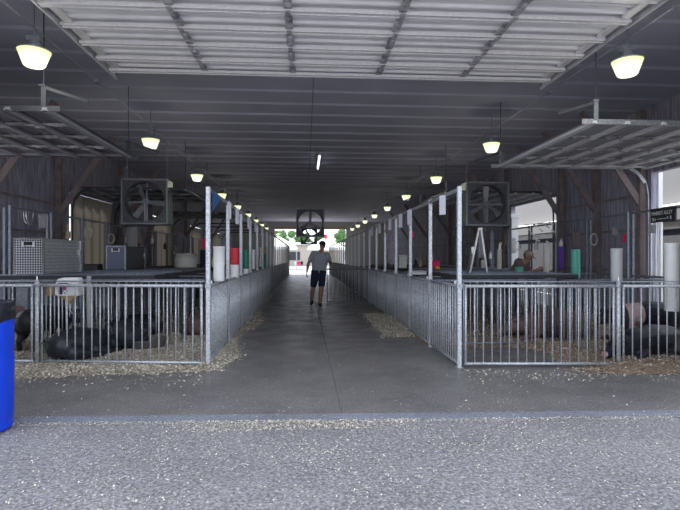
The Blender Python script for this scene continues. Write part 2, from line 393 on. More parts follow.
for nm,x in (('left',-2.93),('right',3.88)):
    track('long steel track along the %s edge of the large raised front door'%nm,[(x,Y0+.1,3.2),(x,Y0+.15,3.6),(x,Y0+.35,zt+.0),(x,8.0,zt)],[(x,7.95,zt,0,-.3)])
ZS=3.3
n=2
for side,x,bays,nm in ((-1,XL,LB,'left'),(1,XR,RB,'right')):
    for i,(a,b) in enumerate(bays):
        w=b-a-.1; L=.50 if side<0 else .53
        if i<3:
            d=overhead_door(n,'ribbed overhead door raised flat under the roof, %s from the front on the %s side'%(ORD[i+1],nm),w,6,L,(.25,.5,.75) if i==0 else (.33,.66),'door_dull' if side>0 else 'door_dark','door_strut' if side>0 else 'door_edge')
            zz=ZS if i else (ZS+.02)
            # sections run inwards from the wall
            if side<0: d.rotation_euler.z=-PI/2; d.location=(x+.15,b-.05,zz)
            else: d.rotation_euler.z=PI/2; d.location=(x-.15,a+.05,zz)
            n+=1
        xi=x-side*(3.3 if side<0 else 3.47)
        for yy,w2 in ((a-.02,'near'),(b+.02,'far')):
            track('steel track at the %s edge of the %s raised door on the %s side'%(w2,ORD[i+1],nm),
              [(x-side*.09,yy,1.0),(x-side*.09,yy,2.7),(x-side*.14,yy,2.98),(x-side*.3,yy,3.18),(x-side*.5,yy,ZS),(xi,yy,ZS)],[(xi+side*.2,yy,ZS,-side*.55,0)] if i<3 else [],.07,'galv_shaded' if i or side<0 else 'galv','galv_shaded' if side<0 else 'galv_dull')

# ---------------------------------------------------------------- hanging high-bay lamps
def lamp_proto():
    t=thing('bay_lamp','x','lamp')
    MB().lathe([(.03,.12),(.07,.115),(.085,.06),(.09,.0),(.16,-.015),(.205,-.03)],20).build('ballast_housing','galv_dull',t)
    MB().lathe([(.215,-.03),(.213,-.045),(.145,-.235),(.125,-.255),(.03,-.26)],28).build('lens','lampglass',t,True)
    MB().lathe([(.222,-.045),(.222,-.025),(.205,-.02),(.205,-.045)],28,caps=False).build('rim','galv',t)
    MB().tube((0,0,.11),(0,0,.72),.008).build('stem','galv_dull',t)
    MB().box(-.09,.09,-.05,.05,.10,.17).build('junction_box','galv_dull',t)
    return t
lp=lamp_proto(); first=True
for nm,x,y0,st,zl,cnt in (('left',-3.24,6.24,4.53,CAMZ+2.42,9),('right',4.05,6.03,4.6,CAMZ+2.42,9)):
    for k in range(cnt):
        o=lp if first else copy_tree(lp); first=False
        o.location=(x,y0+k*st,zl+.08); o.scale=(.84,.84,.84); tag(o,'glowing bell-shaped hanging lamp, %s from the front in the row %s of the aisle'%(ORD[k+1],nm),'lamp','bay lamps under the ceiling')
        ld=bpy.data.lights.new('lamp_bulb','POINT'); ld.energy=LAMP_W if 'LAMP_W' in globals() else 3; ld.color=(1,.96,.82); ld.shadow_soft_size=.12
        lo=bpy.data.objects.new('bulb_light',ld); C.objects.link(lo); lo.location=(x,y0+k*st,zl-.30)
    zc=zl+.11+.22
    cp=MB().tube((x,Y0+.1,zc),(x,Y1-.2,zc),.011,6)
    for k in range(14): cp.box(x-.03,x+.03,5.1+k*2.9,5.22+k*2.9,zc-.03,zc+.03)
    tag(cp.build('conduit','galv'),'thin steel conduit running above the %s row of lamps'%nm,'conduit')
tag(MB().tube((.15,5,CEIL-.09),(.15,20,CEIL-.09),.012,6).build('conduit','galv_dull'),'thin conduit along the middle of the ceiling above the aisle','conduit')
t=thing('tube_light','bare fluorescent tube light on the ceiling over the middle of the aisle','light',(.44,15.1,CEIL-.12))
MB().box(-.05,.05,0,2.2,0,.05).build('batten','galv',t); MB().tube((0,.05,-.03),(0,2.15,-.03),.03,10).build('tube','tube',t,True)

# ---------------------------------------------------------------- square barn fans
def fan(loc,s,label,depth=.5,side=1):
    t=thing('barn_fan',label,'fan',loc); h=s/2
    hs=MB(); w=.03
    for a in (-1,1):
        hs.box(a*h-w/2,a*h+w/2,0,depth,-h,h); hs.box(-h,h,0,depth,a*h-w/2,a*h+w/2)
    hs.build('housing','fan_side' if 'fan_side' in M else 'galv',t)
    # front plate with a round opening
    R=h*.90; n=48; vs=[]; fs=[]
    for i in range(n):
        a=2*PI*i/n; c,q=math.cos(a),math.sin(a); m=h/max(abs(c),abs(q))
        vs += [(R*c,0,R*q),(m*c,0,m*q),(R*.97*c,depth*.5,R*.97*q)]
    for i in range(n):
        j=(i+1)%n; fs += [(3*i,3*j,3*j+1,3*i+1),(3*i,3*i+2,3*j+2,3*j)]
    MB().add(vs,fs).build('shroud','fan_plate',t)
    fr=MB()
    for a in (-1,1):
        fr.box(a*h-.02,a*h+.02,-.02,.01,-h-.02,h+.02); fr.box(-h,h,-.02,.01,a*h-.02,a*h+.02)
    fr.build('rim','galv',t)
    MB().box(-.02,.02,.02,.06,-h,0).box(-h,h,.20,.24,-.02,.02).box(-.02,.02,.20,.24,-h,h).build('motor_mount','galv',t)
    MB().tube((0,.08,0),(0,.26,0),.10,16).build('hub','galv_dull',t)
    for k in range(3):
        a=PI/2+k*2*PI/3+(.45 if side<0 else 0)
        m=Matrix.Translation((0,.14,0))@Matrix.Rotation(-a,4,'Y')
        b=MB().loft([[(.06,-.02,-.04),(.06,.0,.04),(.06,.02,.04),(.06,.0,-.04)],[(R*.55,-.05,-.07),(R*.55,.04,.06),(R*.55,.055,.06),(R*.55,-.035,-.07)],[(R*.95,-.04,-.08),(R*.95,.03,.06),(R*.95,.045,.06),(R*.95,-.025,-.08)]],m)
        b.build('blade','galv',t)
    for a in (-1,1):
        MB().tube((a*h*.9,depth*.4,h),(a*h*.9,depth*.4,CEIL-loc[2]),.008,6).build('hanger','chain',t)
    return t
M['fan_plate']=mat('weathered_fan_plate',(.15,.155,.17),.6,.3,.3,10)
M['fan_side']=mat('green_grey_fan_side',(.26,.34,.28),.5,.2,.2,8)
x,y=W(144.5,Z=13.6); fan((x,y,CAMZ+1.51),1.2,'large square barn fan hanging on the left side above the pens',.55,-1)
x,y=W(487.5,Z=14.1); fan((x,y,CAMZ+1.50),1.2,'large square barn fan hanging on the right side above the pens',.5,1)
x,y=W(310.2,Z=21.8); fan((x,y,CAMZ+1.49),1.2,'square barn fan hanging over the middle of the aisle, the nearer of two',.5,1)
x,y=W(309,Z=37.0); fan((x,y,CAMZ+1.55),1.2,'square barn fan over the aisle near the far exit, partly behind the nearer one',.5,-1)

# ---------------------------------------------------------------- pens: posts and barred panels
RAILZ=1.065; PH=2.33
bar_me=MB().tube((0,0,.05),(0,0,RAILZ-.02),.0088,8).mesh('bar','galv_light',True)
cache={}
def panel(p0,p1,label,detail=True,sp=.115,name='pen_fence',cat='fence',m='galv',double=True,z0=0.0,group=None):
    p0,p1=Vector(p0),Vector(p1); d=p1-p0; L=d.length; n=max(2,round((L-.08)/sp)); s=(L-.08)/n; key=(round(L,2),m,detail)
    rz=math.atan2(d.y,d.x)
    def rails():
        mb=MB().box(.02,L-.02,-.018,.018,RAILZ-.045,RAILZ)
        return mb
    if detail:
        t=thing(name,label,cat,(p0.x,p0.y,z0),rz,group)
        if key not in cache:
            cache[key]=(MB().tube((.02,0,RAILZ-.02),(L-.02,0,RAILZ-.02),.021,10).mesh('top_rail',m,True),
                        MB().tube((.02,0,.05),(L-.02,0,.05),.018,10).mesh('bottom_rail',m,True),
                        MB().tube((0,0,.045),(0,0,RAILZ),.014,10).mesh('end_upright',m,True))
        a,b,e=cache[key]
        link('top_rail',a,t); link('bottom_rail',b,t); link('end_upright',e,t,(.035,0,0)); link('end_upright',e,t,(L-.035,0,0))
        if m=='galv_light': MB().tube((.0,.03,RAILZ+.035),(L,.03,RAILZ+.035),.009,8).build('upper_rod','galv',t,True)
        for i in range(1,n): link('bar',bar_me,t,(.04+i*s,0,0))
        return t
    if key not in cache:
        mb=MB().tube((.02,0,RAILZ-.02),(L-.02,0,RAILZ-.02),.016,6).tube((.02,0,.05),(L-.02,0,.05),.018,6)
        for i in range(0,n+1): mb.tube((.04+i*s,0,.05),(.04+i*s,0,RAILZ-.02),.0085,5)
        cache[key]=mb.mesh(name,m,True)
    return tag(link(name,cache[key],None,(p0.x,p0.y,z0),None,rz),label,cat,group)

def post_proto(h,m,w=.055):
    t=thing('fence_post','x','post')
    MB().bbox(-w/2,w/2,-w/2,w/2,0,h,.006).build('post','galv_light' if m else 'galv',t)
    MB().box(-.045,.045,-.045,.045,0,.008).build('foot_plate','galv',t)
    MB().box(-w/2-.008,w/2+.008,-w/2-.008,w/2+.008,RAILZ-.05,RAILZ+.01).build('clamp','galv',t)
    MB().tube((0,0,RAILZ+.02),(0,.12,RAILZ+.02),.013,8).ell((0,.13,RAILZ+.02),(.030,.030,.030)).build('clamp_bolt','bright_white',t,True)  # white on the bolt paints the glint of shiny metal
    return t
LXc,LYc=-1.25,6.58; RXc,RYc=1.975,6.30
SL,SR=1.665,1.49
MLX,MRX=-3.65,4.06     # middle line of pens
OLX,ORX=-5.20,6.57     # outer line
pp=post_proto(PH,True); pused=False
nL,nR=21,24
leftp=[(LXc,LYc+i*SL) for i in range(nL)]; rightp=[(RXc,RYc+i*SR) for i in range(nR)]
for nm,pts in (('left',leftp),('right',rightp)):
    for i,(x,y) in enumerate(pts):
        o=pp if not pused else copy_tree(pp); pused=True
        o.location=(x,y,0); tag(o,'tall square galvanised post on the %s side of the aisle, %s from the front'%(nm,ORD[i+1]),'post','tall posts along the aisle')
    x=pts[0][0]
    rr=MB().box(x-.02,x+.02,pts[0][1]+.03,pts[-1][1],PH-.07,PH-.02)
    tag(rr.build('overhead_rail','galv'),'long steel rail joining the tops of the posts on the %s side of the aisle'%nm,'rail')
    for i in range(len(pts)-1):
        a,b=pts[i],pts[i+1]
        panel((a[0],a[1]+.03),(b[0],b[1]-.03),'barred steel pen panel facing the aisle, %s from the front on its %s side'%(ORD[i+1],nm),i<7,.105,m='galv',group='pen panels along the aisle')
# front panels
LM=W(37,364.6); RM=(4.02,6.16)
short=thing('fence_post','x','post')
MB().tube((0,0,0),(0,0,RAILZ+.05),.026,12).build('post','galv_light',short,True)
MB().tube((0,0,RAILZ+.05),(0,0,RAILZ+.10),.008,8).build('pin','chrome',short)
MB().tube((-.04,0,RAILZ-.02),(.04,0,RAILZ-.02),.028,10).build('clamp','galv',short,True)
short.location=(*LM,0); tag(short,'short round post between the two front pens on the left','post')
s2=copy_tree(short); s2.location=(*RM,0); tag(s2,'short round post between the two front pens on the right','post')
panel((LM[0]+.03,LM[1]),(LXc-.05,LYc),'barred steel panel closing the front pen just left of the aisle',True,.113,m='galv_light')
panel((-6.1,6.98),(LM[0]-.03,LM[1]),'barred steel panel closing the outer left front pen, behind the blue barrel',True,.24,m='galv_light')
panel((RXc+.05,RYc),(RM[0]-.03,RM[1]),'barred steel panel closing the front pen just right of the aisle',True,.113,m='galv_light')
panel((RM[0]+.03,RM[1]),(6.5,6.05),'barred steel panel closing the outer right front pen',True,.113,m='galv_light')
# middle and cross panels
for nm,mx,pts,cx,ox,my in (('left',MLX,leftp,LXc,OLX,LM[1]),('right',MRX,rightp,RXc,ORX,RM[1])):
    for i in range(9):
        y0=pts[i][1] if i else my+.05; y1=pts[i+1][1]
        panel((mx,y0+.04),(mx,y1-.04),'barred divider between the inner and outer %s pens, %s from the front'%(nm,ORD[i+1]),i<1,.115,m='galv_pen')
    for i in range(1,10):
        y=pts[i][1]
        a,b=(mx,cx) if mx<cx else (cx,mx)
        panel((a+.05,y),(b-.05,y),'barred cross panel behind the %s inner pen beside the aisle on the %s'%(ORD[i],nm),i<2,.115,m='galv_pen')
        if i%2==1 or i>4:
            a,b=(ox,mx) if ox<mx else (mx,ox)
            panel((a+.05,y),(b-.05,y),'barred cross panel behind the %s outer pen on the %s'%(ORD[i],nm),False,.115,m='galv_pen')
# outer line: framed panels with tall doubled uprights
def frame_proto(L):
    t=thing('pen_enclosure','x','pen frame')
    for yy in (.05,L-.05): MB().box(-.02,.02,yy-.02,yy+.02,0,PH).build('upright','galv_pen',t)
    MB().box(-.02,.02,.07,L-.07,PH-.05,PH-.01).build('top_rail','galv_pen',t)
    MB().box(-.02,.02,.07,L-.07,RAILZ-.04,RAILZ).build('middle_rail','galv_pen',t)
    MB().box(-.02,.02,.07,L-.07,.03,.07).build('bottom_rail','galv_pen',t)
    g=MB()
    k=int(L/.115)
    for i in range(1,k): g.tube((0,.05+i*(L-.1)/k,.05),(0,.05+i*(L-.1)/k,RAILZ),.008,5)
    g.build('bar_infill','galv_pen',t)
    return t
for nm,x,y0,st,cnt in (('left',OLX,7.72,1.45,12),('right',ORX,6.72,1.5,12)):
    fp=frame_proto(st-.06)
    for i in range(cnt):
        o=fp if i==0 else copy_tree(fp)
        o.location=(x,y0+i*st,0); tag(o,'tall galvanised pen frame in the line by the %s wall, %s from the front'%(nm,ORD[i+1]),'pen frame','tall pen frames by the walls')
# open gate across the aisle
gp=W(326,302,.04); gq=W(364,302,.04)
panel((gp[0],gp[1]),(1.93,gp[1]-.1),'barred gate swung open across the right of the aisle beside the walking man',True,.115,name='pen_gate',cat='gate',m='galv_dull')
# dark boards laid over the pens
for nm,x0,x1,y0,y1 in (('left',-4.95,-2.45,8.36,22),('right',2.55,4.60,8.15,20)):
    t=thing('deck_board','dark plywood deck laid over the %s pens, carrying gear'%nm,'deck',(0,0,1.085))
    MB().box(x0,x1,y0,y1,0,.03).build('board','deckm',t)
    b=MB()
    MB().box(x0,x1,y0-.02,y0,-.02,.03).build('edge_strip','deckm',t)
    MB().box(x0,x0+.04,y0,y1,-.05,0).box(x1-.04,x1,y0,y1,-.05,0).build('support_rail','deckm',t)
    for yy in (.02,.55,1.1,1.8,2.8,4.2): MB().tube((x0,y0+yy,.042),(x1,y0+yy,.042),.012,8).build('cross_rail','galv_pen',t,True)
DZ=1.141

# ---------------------------------------------------------------- bedding
def mask(x,y):
    """>0 where bedding lies; value ~ depth in m"""
    n=noise.noise(Vector((x*1.1,y*1.1,0)))*.5+noise.noise(Vector((x*3.7,y*3.7,4)))*.25
    if x<.3:
        e=min((LXc+.08+.22*max(0,1-abs(y-7.2)/1.5)+.26*max(0,1-abs(y-11)/2.2)-x)*.5, (y-(6.10+.18*max(0,(x+4.2))/2.5))*.45, (21-y)*.3)
        return min(e+n*.05, .06+n*.06, .022+.02*n+max(0,y-6.95)*.12 if x<LXc-.1 else .05)
    bl=max(0,1-abs(y-10.6)/2.2)
    e=min((x-(RXc+.0-.20*bl))*.5,(y-(6.12-.32*min(1,max(0,(x-2.9)/1.0))))*.45,(21-y)*.3)
    bare=max(0,1-((x-2.2)/1.55)**2)*max(0,1-((y-6.9)/1.0)**2)
    return min(e+n*.05, .022+.02*n+max(0,y-6.5)*.12 if y<7.2 and x<3.9 else .3, .05+n*.06+.10*max(0,(x-3.4)*(1 if y<7.6 else 0))*.4)-bare*.25
def bedding(name,x0,x1,y0,y1,m,label):
    st=.07; nx=int((x1-x0)/st); ny=int((y1-y0)/st); vs=[]; fs=[]; idx={}
    H=[[mask(x0+i*st,y0+j*st) for i in range(nx+1)] for j in range(ny+1)]
    def vid(i,j):
        if (i,j) not in idx:
            x,y=x0+i*st,y0+j*st; idx[(i,j)]=len(vs); vs.append((x,y,max(-.01,H[j][i])+.012*noise.noise(Vector((x*14,y*14,1))))) 
        return idx[(i,j)]
    for j in range(ny):
        for i in range(nx):
            if max(H[j][i],H[j][i+1],H[j+1][i],H[j+1][i+1])>0: fs.append((vid(i,j),vid(i+1,j),vid(i+1,j+1),vid(i,j+1)))
    o=MB().add(vs,fs).build(name,m,None,True); tag(o,label,'bedding',kind='stuff')
bedding('wood_shavings_bedding',-6.2,-.6,5.9,21,'bed','pale wood shavings spread as bedding in the left pens')
bedding('wood_shavings_bedding',1.2,7.0,5.7,21,'bed_brown','brown wood shavings spread as bedding in the right pens')
def flakes(name,m,label,spec):
    mb=MB(); vs=mb.v; fs=mb.f
    for (x0,x1,y0,y1,N,s0,s1,dens,hz) in spec:
        for _ in range(N):
            x=random.uniform(x0,x1); y=random.uniform(y0,y1)
            if random.random()>dens(x,y): continue
            s=random.uniform(s0,s1); a=random.uniform(0,2*PI); w=s*random.uniform(.3,.7); tl=random.uniform(-.5,.5); t2=random.uniform(-.4,.4)
            z=max(0,hz(x,y))+.004+.5*s*abs(tl); c,q=math.cos(a),math.sin(a); o=len(vs)
            for u,v in ((-s,-w),(s,-w),(s*.8,w),(-s*.8,w)):
                u*=.5; v*=.5
                vs.append((x+u*c-v*q,y+u*q+v*c,z+u*tl+v*t2))
            fs.append((o,o+1,o+2,o+3))
    o=mb.build(name,m); tag(o,label,'shavings',kind='stuff')
def dn(x,y):
    v=mask(x,y); return 1 if v>.0 else max(0,1+v*14)**2*.5
flakes('loose_shavings','chips','loose pale wood shavings at the foot of the left pens',[(-4.6,-.6,5.9,9,52000,.010,.034,dn,mask),(-5.5,-.8,9,14,8000,.03,.06,dn,mask)])
flakes('loose_shavings','chips_brown','loose brown wood shavings at the foot of the right pens',[(1.5,5.2,5.6,9,34000,.012,.036,dn,mask),(1.2,6,9,14,9000,.03,.06,dn,mask)])
zero=lambda x,y:0
def heap(x,y): return .09*max(0,1-((y-10.6)/1.9)**2)*max(0,(x-1.42)/.5) if x<RXc-.03 else 0
hp=MB(); hv=[]; hf=[]
for j in range(41):
    for i in range(9):
        xx=1.40+i*.066; yy=8.7+j*.095; hv.append((xx,yy,heap(xx,yy)-.004+.01*noise.noise(Vector((xx*9,yy*9,2)))))
for j in range(40):
    for i in range(8): a=j*9+i; hf.append((a,a+1,a+10,a+9))
o=hp.add(hv,hf).build('wood_shavings_bedding','bed',None,True); tag(o,'low pale heap of shavings swept against the right side of the aisle','bedding',kind='stuff')
flakes('loose_shavings','chips','pale loose shavings over the low heap on the right side of the aisle',[(1.3,1.95,8.6,12.6,5000,.018,.045,lambda x,y:1 if heap(x,y)>0 else .15,heap)])
flakes('scattered_specks','specks','pale specks of shavings scattered over floor and asphalt',[
  (-3.2,3.6,2.6,Y0-.05,16000,.004,.014,lambda x,y:.3+.7*max(0,noise.noise(Vector((x*1.5,y*1.5,0)))+.3),zero),
  (-3.2,3.6,Y0-.25,Y0+.2,10000,.006,.016,lambda x,y:(abs(y-edge(x)+.035)<.045)*1.0+.0*.75*max(0,noise.noise(Vector((x*2,0,0)))+.4),zero),
  (-1.3,1.0,Y0-.25,Y0+.05,3500,.006,.016,lambda x,y:max(0,1-((x+.1)/1.1)**2)*(y<edge(x)),zero),
  (-3.2,3.6,Y0,12,7000,.008,.018,lambda x,y:.6*max(0,noise.noise(Vector((x*1.2,y*1.2,5)))+.45) if -1.2<x<1.9 or y<6 else 0,zero),
  (-3.6,-1.2,5.4,6.3,800,.012,.03,lambda x,y:max(0,(y-5.4)/.9),zero),
  (1.9,4.5,5.3,6.15,2600,.010,.026,lambda x,y:max(0,(y-5.3)/.8)*max(0,noise.noise(Vector((x*2,y*2,8)))+.5),zero)])

# ---------------------------------------------------------------- blue barrel
bx,by=W(-14,Z=4.08)
bx=W(14.5,Z=4.1)[0]-.335; by=4.27
t=thing('blue_barrel','bright blue plastic barrel with black liner over its rim at the left edge','barrel',(bx,by,0))
MB().lathe([(.26,0),(.285,.015),(.292,.05),(.285,.06),(.292,.10),(.297,.30),(.297,.60),(.290,.63),(.297,.66),(.297,.90),(.29,.93)],40).build('body','blue',t,True)
lin=[]
for k,(r,z) in enumerate([(.305,.88),(.312,.92),(.308,.98),(.310,1.03),(.295,1.05),(.27,1.03),(.26,.90)]):
    lin.append([( (r+.008*math.sin(7*i*2*PI/40+k)+.004*random.uniform(-1,1))*math.cos(2*PI*i/40),(r+.008*math.sin(5*i*2*PI/40+k))*math.sin(2*PI*i/40), z+(.035*math.sin(2*i*2*PI/40+1) if k==0 else 0)) for i in range(40)])
MB().loft(lin,caps=False).build('bin_liner','black_sheet',t,True)

# ---------------------------------------------------------------- show boxes on the deck
def show_box(loc,w,L,h,front,side,label,rib=True):
    t=thing('show_box',label,'box',loc)
    MB().bbox(0,w,0,L,0,h,.012).build('body',side,t)
    MB().box(.005,w-.005,-.012,-.001,.005,h-.012).build('end_panel',front,t)
    tr=MB()
    for xx in (0,w): tr.box(xx-.014,xx+.014,-.016,.02,0,h)
    tr.box(0,w,-.016,.02,h-.014,h+.008); tr.box(w-.02,w+.014,L-.02,L+.014,0,h); tr.build('edge_trim','chrome' if rib else 'galv',t)
    hd=MB().box(w*.30,w*.70,-.02,-.010,h*.76,h*.90).build('handle_recess','black',t)
    MB().box(w*.29,w*.34,-.035,-.012,h*.75,h*.90).box(w*.66,w*.71,-.035,-.012,h*.75,h*.90).tube((w*.32,-.035,h*.78),(w*.68,-.035,h*.78),.008).build('handle','bright_white',t)  # chrome handle coloured white, its shine painted in
    if rib:
        rb=MB()
        for k in range(9): rb.box(w,w+.010,.03,L-.03,.04+k*(h-.08)/9,.04+k*(h-.08)/9+.03)
        rb.build('side_ribs','galv_light',t)
    MB().box(w+.002,w+.03,L-.10,L-.05,h*.55,h*.68).tube((w+.02,L-.08,h*.55),(w+.02,L-.06,h*.25),.006).build('latch','chrome',t)
    return t
show_box((-4.68,8.42,DZ),.45,1.35,.585,'diamond','ribbed_alu','diamond plate aluminium show box, larger and nearer of the two on the left deck')
show_box((-4.36,11.35,DZ),.40,1.35,.52,'boxgrey','boxgrey_side','plain dark grey show box, smaller and farther of the two on the left deck',False)

# ---------------------------------------------------------------- containers
def cyl(name,label,cat,px,py0,py1,wpx,Z,m,top=None,split=0,topcol=None,group=None,lip=True):
    """py0 top, py1 bottom in the photo at depth Z"""
    x,y=W(px,Z=Z); z1=CAMZ+(257-py0)/500*Z; z0=CAMZ+(257-py1)/500*Z; r=wpx/1000*Z; h=z1-z0
    t=thing(name,label,cat,(x,y,z0))
    b=[(r*.93,0),(r*.95,.01),(r*.97,h*.5),(r,h-.02)]+([(r*1.04,h-.018),(r*1.04,h)] if lip else [(r,h)])+[(r*.93,h),(r*.92,h-.03),(.01,h-.03)]
    if not split: MB().lathe(b,24).build('body',m,t,True)
    else:
        hs=h*(1-split)
        MB().lathe([(r*.90,0),(r*.92,.01),(r*.95,hs),(r*.5,hs)],24).build('body',m,t,True)
        MB().lathe([(r*.96,hs-.03),(r,hs),(r*1.02,h-.02),(r*1.04,h),(r*.9,h),(r*.9,h-.03),(.01,h-.03)],24).build('upper_bucket',topcol,t,True)
    return t
cyl('stacked_buckets','tall stack of white plastic buckets behind the first post left of the aisle','buckets',219,246.5,281,11.5,7.3,'white_plastic')
cyl('stacked_buckets','red bucket nested in white ones, second container along the left aisle row','buckets',234.7,248,278,9.3,9.05,'white_plastic',split=.5,topcol='red')
cyl('stacked_buckets','dark green bucket over a white one, third container along the left aisle row','buckets',246,250,274,5.5,11.0,'white_plastic',split=.72,topcol='green')
cyl('water_tube','slim white upright tube, fourth container along the left aisle row','tube',253.5,249.5,269,3.4,12.7,'white_plastic')
cyl('water_tube','slim tan-topped grey tube, fifth container along the left aisle row','tube',260.3,247.5,266.5,3.0,14.2,'offwhite')
cyl('stacked_buckets','green bucket with tan top, sixth container along the left aisle row','buckets',264.6,247,268,3.4,16.0,'green',split=.25,topcol='tan_board')
cyl('feed_tub','wide low grey-white round tub on the left deck behind the show boxes','tub',185.5,253.6,267.5,22.5,12.5,'offwhite')
cyl('water_tube','large white upright pipe waterer in the outer right front pen at the right edge','tube',671.5,243,311,13,6.75,'white_plastic',lip=False)
cyl('water_tube','pale grey upright pipe waterer behind the short post on the right','tube',616.5,248.5,282,11.0,6.9,'grey_plastic',lip=False)
cyl('water_tube','green upright pipe waterer on the right, left of the pale grey one','tube',575.5,249.5,278,9,9.2,'teal',lip=False)
cyl('water_tube','cream upright pipe waterer on the right beside the leaning person','tube',546,244,273,5.6,10.2,'offwhite',lip=False)
cyl('water_tube','cream upright pipe waterer on the right deck between the white stand and the leaning person','tube',499.3,249.5,269,5,11.5,'offwhite',lip=False)
cyl('feed_can','small cream can standing inside the white stand on the right deck','can',483,260,268,4,11,'offwhite')
cyl('green_tub','small teal tub in front of the leaning person on the right','tub',519,267,272,7.5,10.0,'teal')
# tops on tubes: taps and handles seen above some tubes
x,y=W(499.5,Z=11.5); t=thing('hand_brush','white brush standing on top of a cream pipe waterer on the right deck','brush',(x,y,CAMZ+.172)); MB().box(-.02,.03,-.02,.02,0,.12).build('handle','white_plastic',t); MB().box(-.01,.045,-.025,.025,.09,.17).build('bristles','offwhite',t)
# hopper feeder hung behind the left front rail
x0_,y0_=W(54,Z=6.62); x1_,_=W(79.5,Z=6.62)
t=thing('hanging_feeder','white plastic jug feeder with purple label hung on the left front fence','feeder',(x0_,y0_+.0,0))
w=(x1_-x0_)*.9; zt1=CAMZ-(277-257)/500*6.9; zb=CAMZ-(294.5-257)/500*6.9
t.location.y=y0_+.035
def rr(z,a,b,c,d): return [(a,c,z),(b,c,z),(b,d,z),(a,d,z)]
MB().loft([rr(zb,.02,w-.01,0,.13),rr(zb+.02,0,w,-.01,.14),rr(zt1-.09,0,w,-.01,.14),rr(zt1-.02,.03,w,0,.12),rr(zt1,.09,w-.01,.02,.10)]).build('jug','white_plastic',t)
MB().loft([rr(zb,.04,w-.03,.01,.12),rr(zb-.08,.14,w-.13,.04,.09),rr(zb-.13,.155,w-.145,.05,.08)]).build('funnel','tan_board',t)
MB().tube((w*.52,.065,zb-.12),(w*.52,.065,zb-.20),.016).tube((w*.52,.065,zb-.19),(w*.68,.04,zb-.25),.006).build('nipple','chrome',t)
MB().box(.04,.095,-.016,-.010,zb+.02,zb+.13).box(.04,.17,-.016,-.010,zb+.14,zb+.17).build('dark_label_block','label_dark',t)
MB().box(.10,.165,-.016,-.010,zb+.03,zb+.13).build('purple_label_block','label_purple',t)
MB().box(.115,.16,-.018,-.015,zb+.085,zb+.125).build('pink_label_block','label_pink',t)
MB().bar((.105,-.018,zb+.035),(.15,-.018,zb+.08),.004,.012).bar((.15,-.018,zb+.035),(.115,-.018,zb+.075),.004,.012).build('label_mark','print_white',t)
x,y=W(49,Z=6.8); tag(MB().bbox(-.05,.06,0,.08,0,.16,.008).build('wood_block','tan_board',None,False,(x,y,CAMZ-(294-257)/500*7.1)),'tan wooden block fixed beside the white jug feeder','block')

# feeding pan in the left front pen
x,y=W(152,347,.05)
M['pan']=mat('worn_rubber', (.16,.145,.14), .8, 0, .2, 12)
t=thing('feed_pan','wide shallow grey rubber pan on the shavings in the left front pen','pan',(x-.06,y-.05,.045))
MB().lathe([(.22,0),(.24,.01),(.29,.13),(.30,.135),(.30,.145),(.28,.145),(.23,.03),(.01,.028)],32).build('pan','pan',t,True)
MB().lathe([(.01,.06),(.24,.06),(.25,.03)],24).build('feed','tan_board',t)

# ---------------------------------------------------------------- gear, tags and flags on rails
def sheet(name,label,cat,x,y,z,wy,h,m,ax='y',group=None,rot=0,thick=.004):
    if ax=='y': mb=MB().box(-thick/2,thick/2,0,wy,-h,0)
    else: mb=MB().box(0,wy,-thick/2,thick/2,-h,0)
    o=mb.build(name,m,None,False,(x,y,z)); o.rotation_euler.z=rot
    return tag(o,label,cat,group)
# tags sit on the overhead rails
fx=LXc+.035
o=MB().loft([[(xx,0.12,-.03),(xx,.80,-.07),(xx,.12,-.30)] for xx in (-.003,.003)]).build('pennant','blue_cloth',None,False,(fx,LYc,PH+.0)); tag(o,'blue triangular pennant hanging beside the first post left of the aisle','pennant')
for i,(dy,hh,wd) in enumerate([(1.36,.26,.10),(2.3,.28,.10),(4.1,.26,.10),(5.6,.26,.10),(7.4,.26,.10)]):
    sheet('paper_card','white paper card hanging from the overhead rail left of the aisle, %s from the front'%ORD[i+1],'card',fx,LYc+dy,PH-.05,wd,hh,'paper',rot=-.5)
for i,(dy,hh,wd) in enumerate([(.50,.27,.12),(2.70,.27,.12),(3.6,.27,.11),(4.85,.25,.11),(6.4,.25,.11),(7.9,.25,.11)]):
    sheet('paper_card','white paper card hanging from the overhead rail right of the aisle, %s from the front'%ORD[i+1],'card',RXc-.035,RYc+dy,PH-.05,wd,hh,'paper',rot=.5)
x=RXc+.05
o=MB().path([(0,0,0),(0,.07,-.10),(0,.03,-.22),(0,-.14,-.30),(0,-.2,-.31)],.012).build('cord_loop','yellow',None,True,(RXc,RYc+5.85,PH-.06)); tag(o,'yellow cord looped on the overhead rail right of the aisle','cord')
sheet('red_ribbon','small red ribbon hanging near the third post right of the aisle','ribbon',RXc+.04,RYc+3.1,PH-.42,.14,.12,'pink',rot=-.6)
# ribbons and towels on the outer line frames
x,y=OLX,9.15
def hang(name,label,cat,px,py0,wpx,hpx,Z,m,thick=.02,folds=True):
    x,y=W(px,Z=Z); z=CAMZ+(257-py0)/500*Z; w=wpx/500*Z; h=hpx/500*Z
    n=10; r0=[];r1=[]
    def ring(zz,k): 
        f=[(i/n*w, .018*math.sin(i*1.9+k)) for i in range(n+1)]
        return [(a,b,zz) for a,b in f]+[(a,b+thick*.4,zz) for a,b in reversed(f)]
    o=MB().loft([ring(-h*j/4,j*.3) for j in range(5)]).build(name,m,None,True,(x,y,z)); return tag(o,label,cat)
hang('hanging_towel','grey towel hanging from the pen frames below the left fan','towel',127,227,10,22,13.2,'towel')
hang('hanging_sack','pale folded sack hanging inside the legs of the white stand on the right deck','sack',479,232,4.5,26,9.0,'towel')
hang('hanging_bag','white plastic bag hanging above the leaning person on the right','bag',512,238,4,15,11.9,'bright_white')
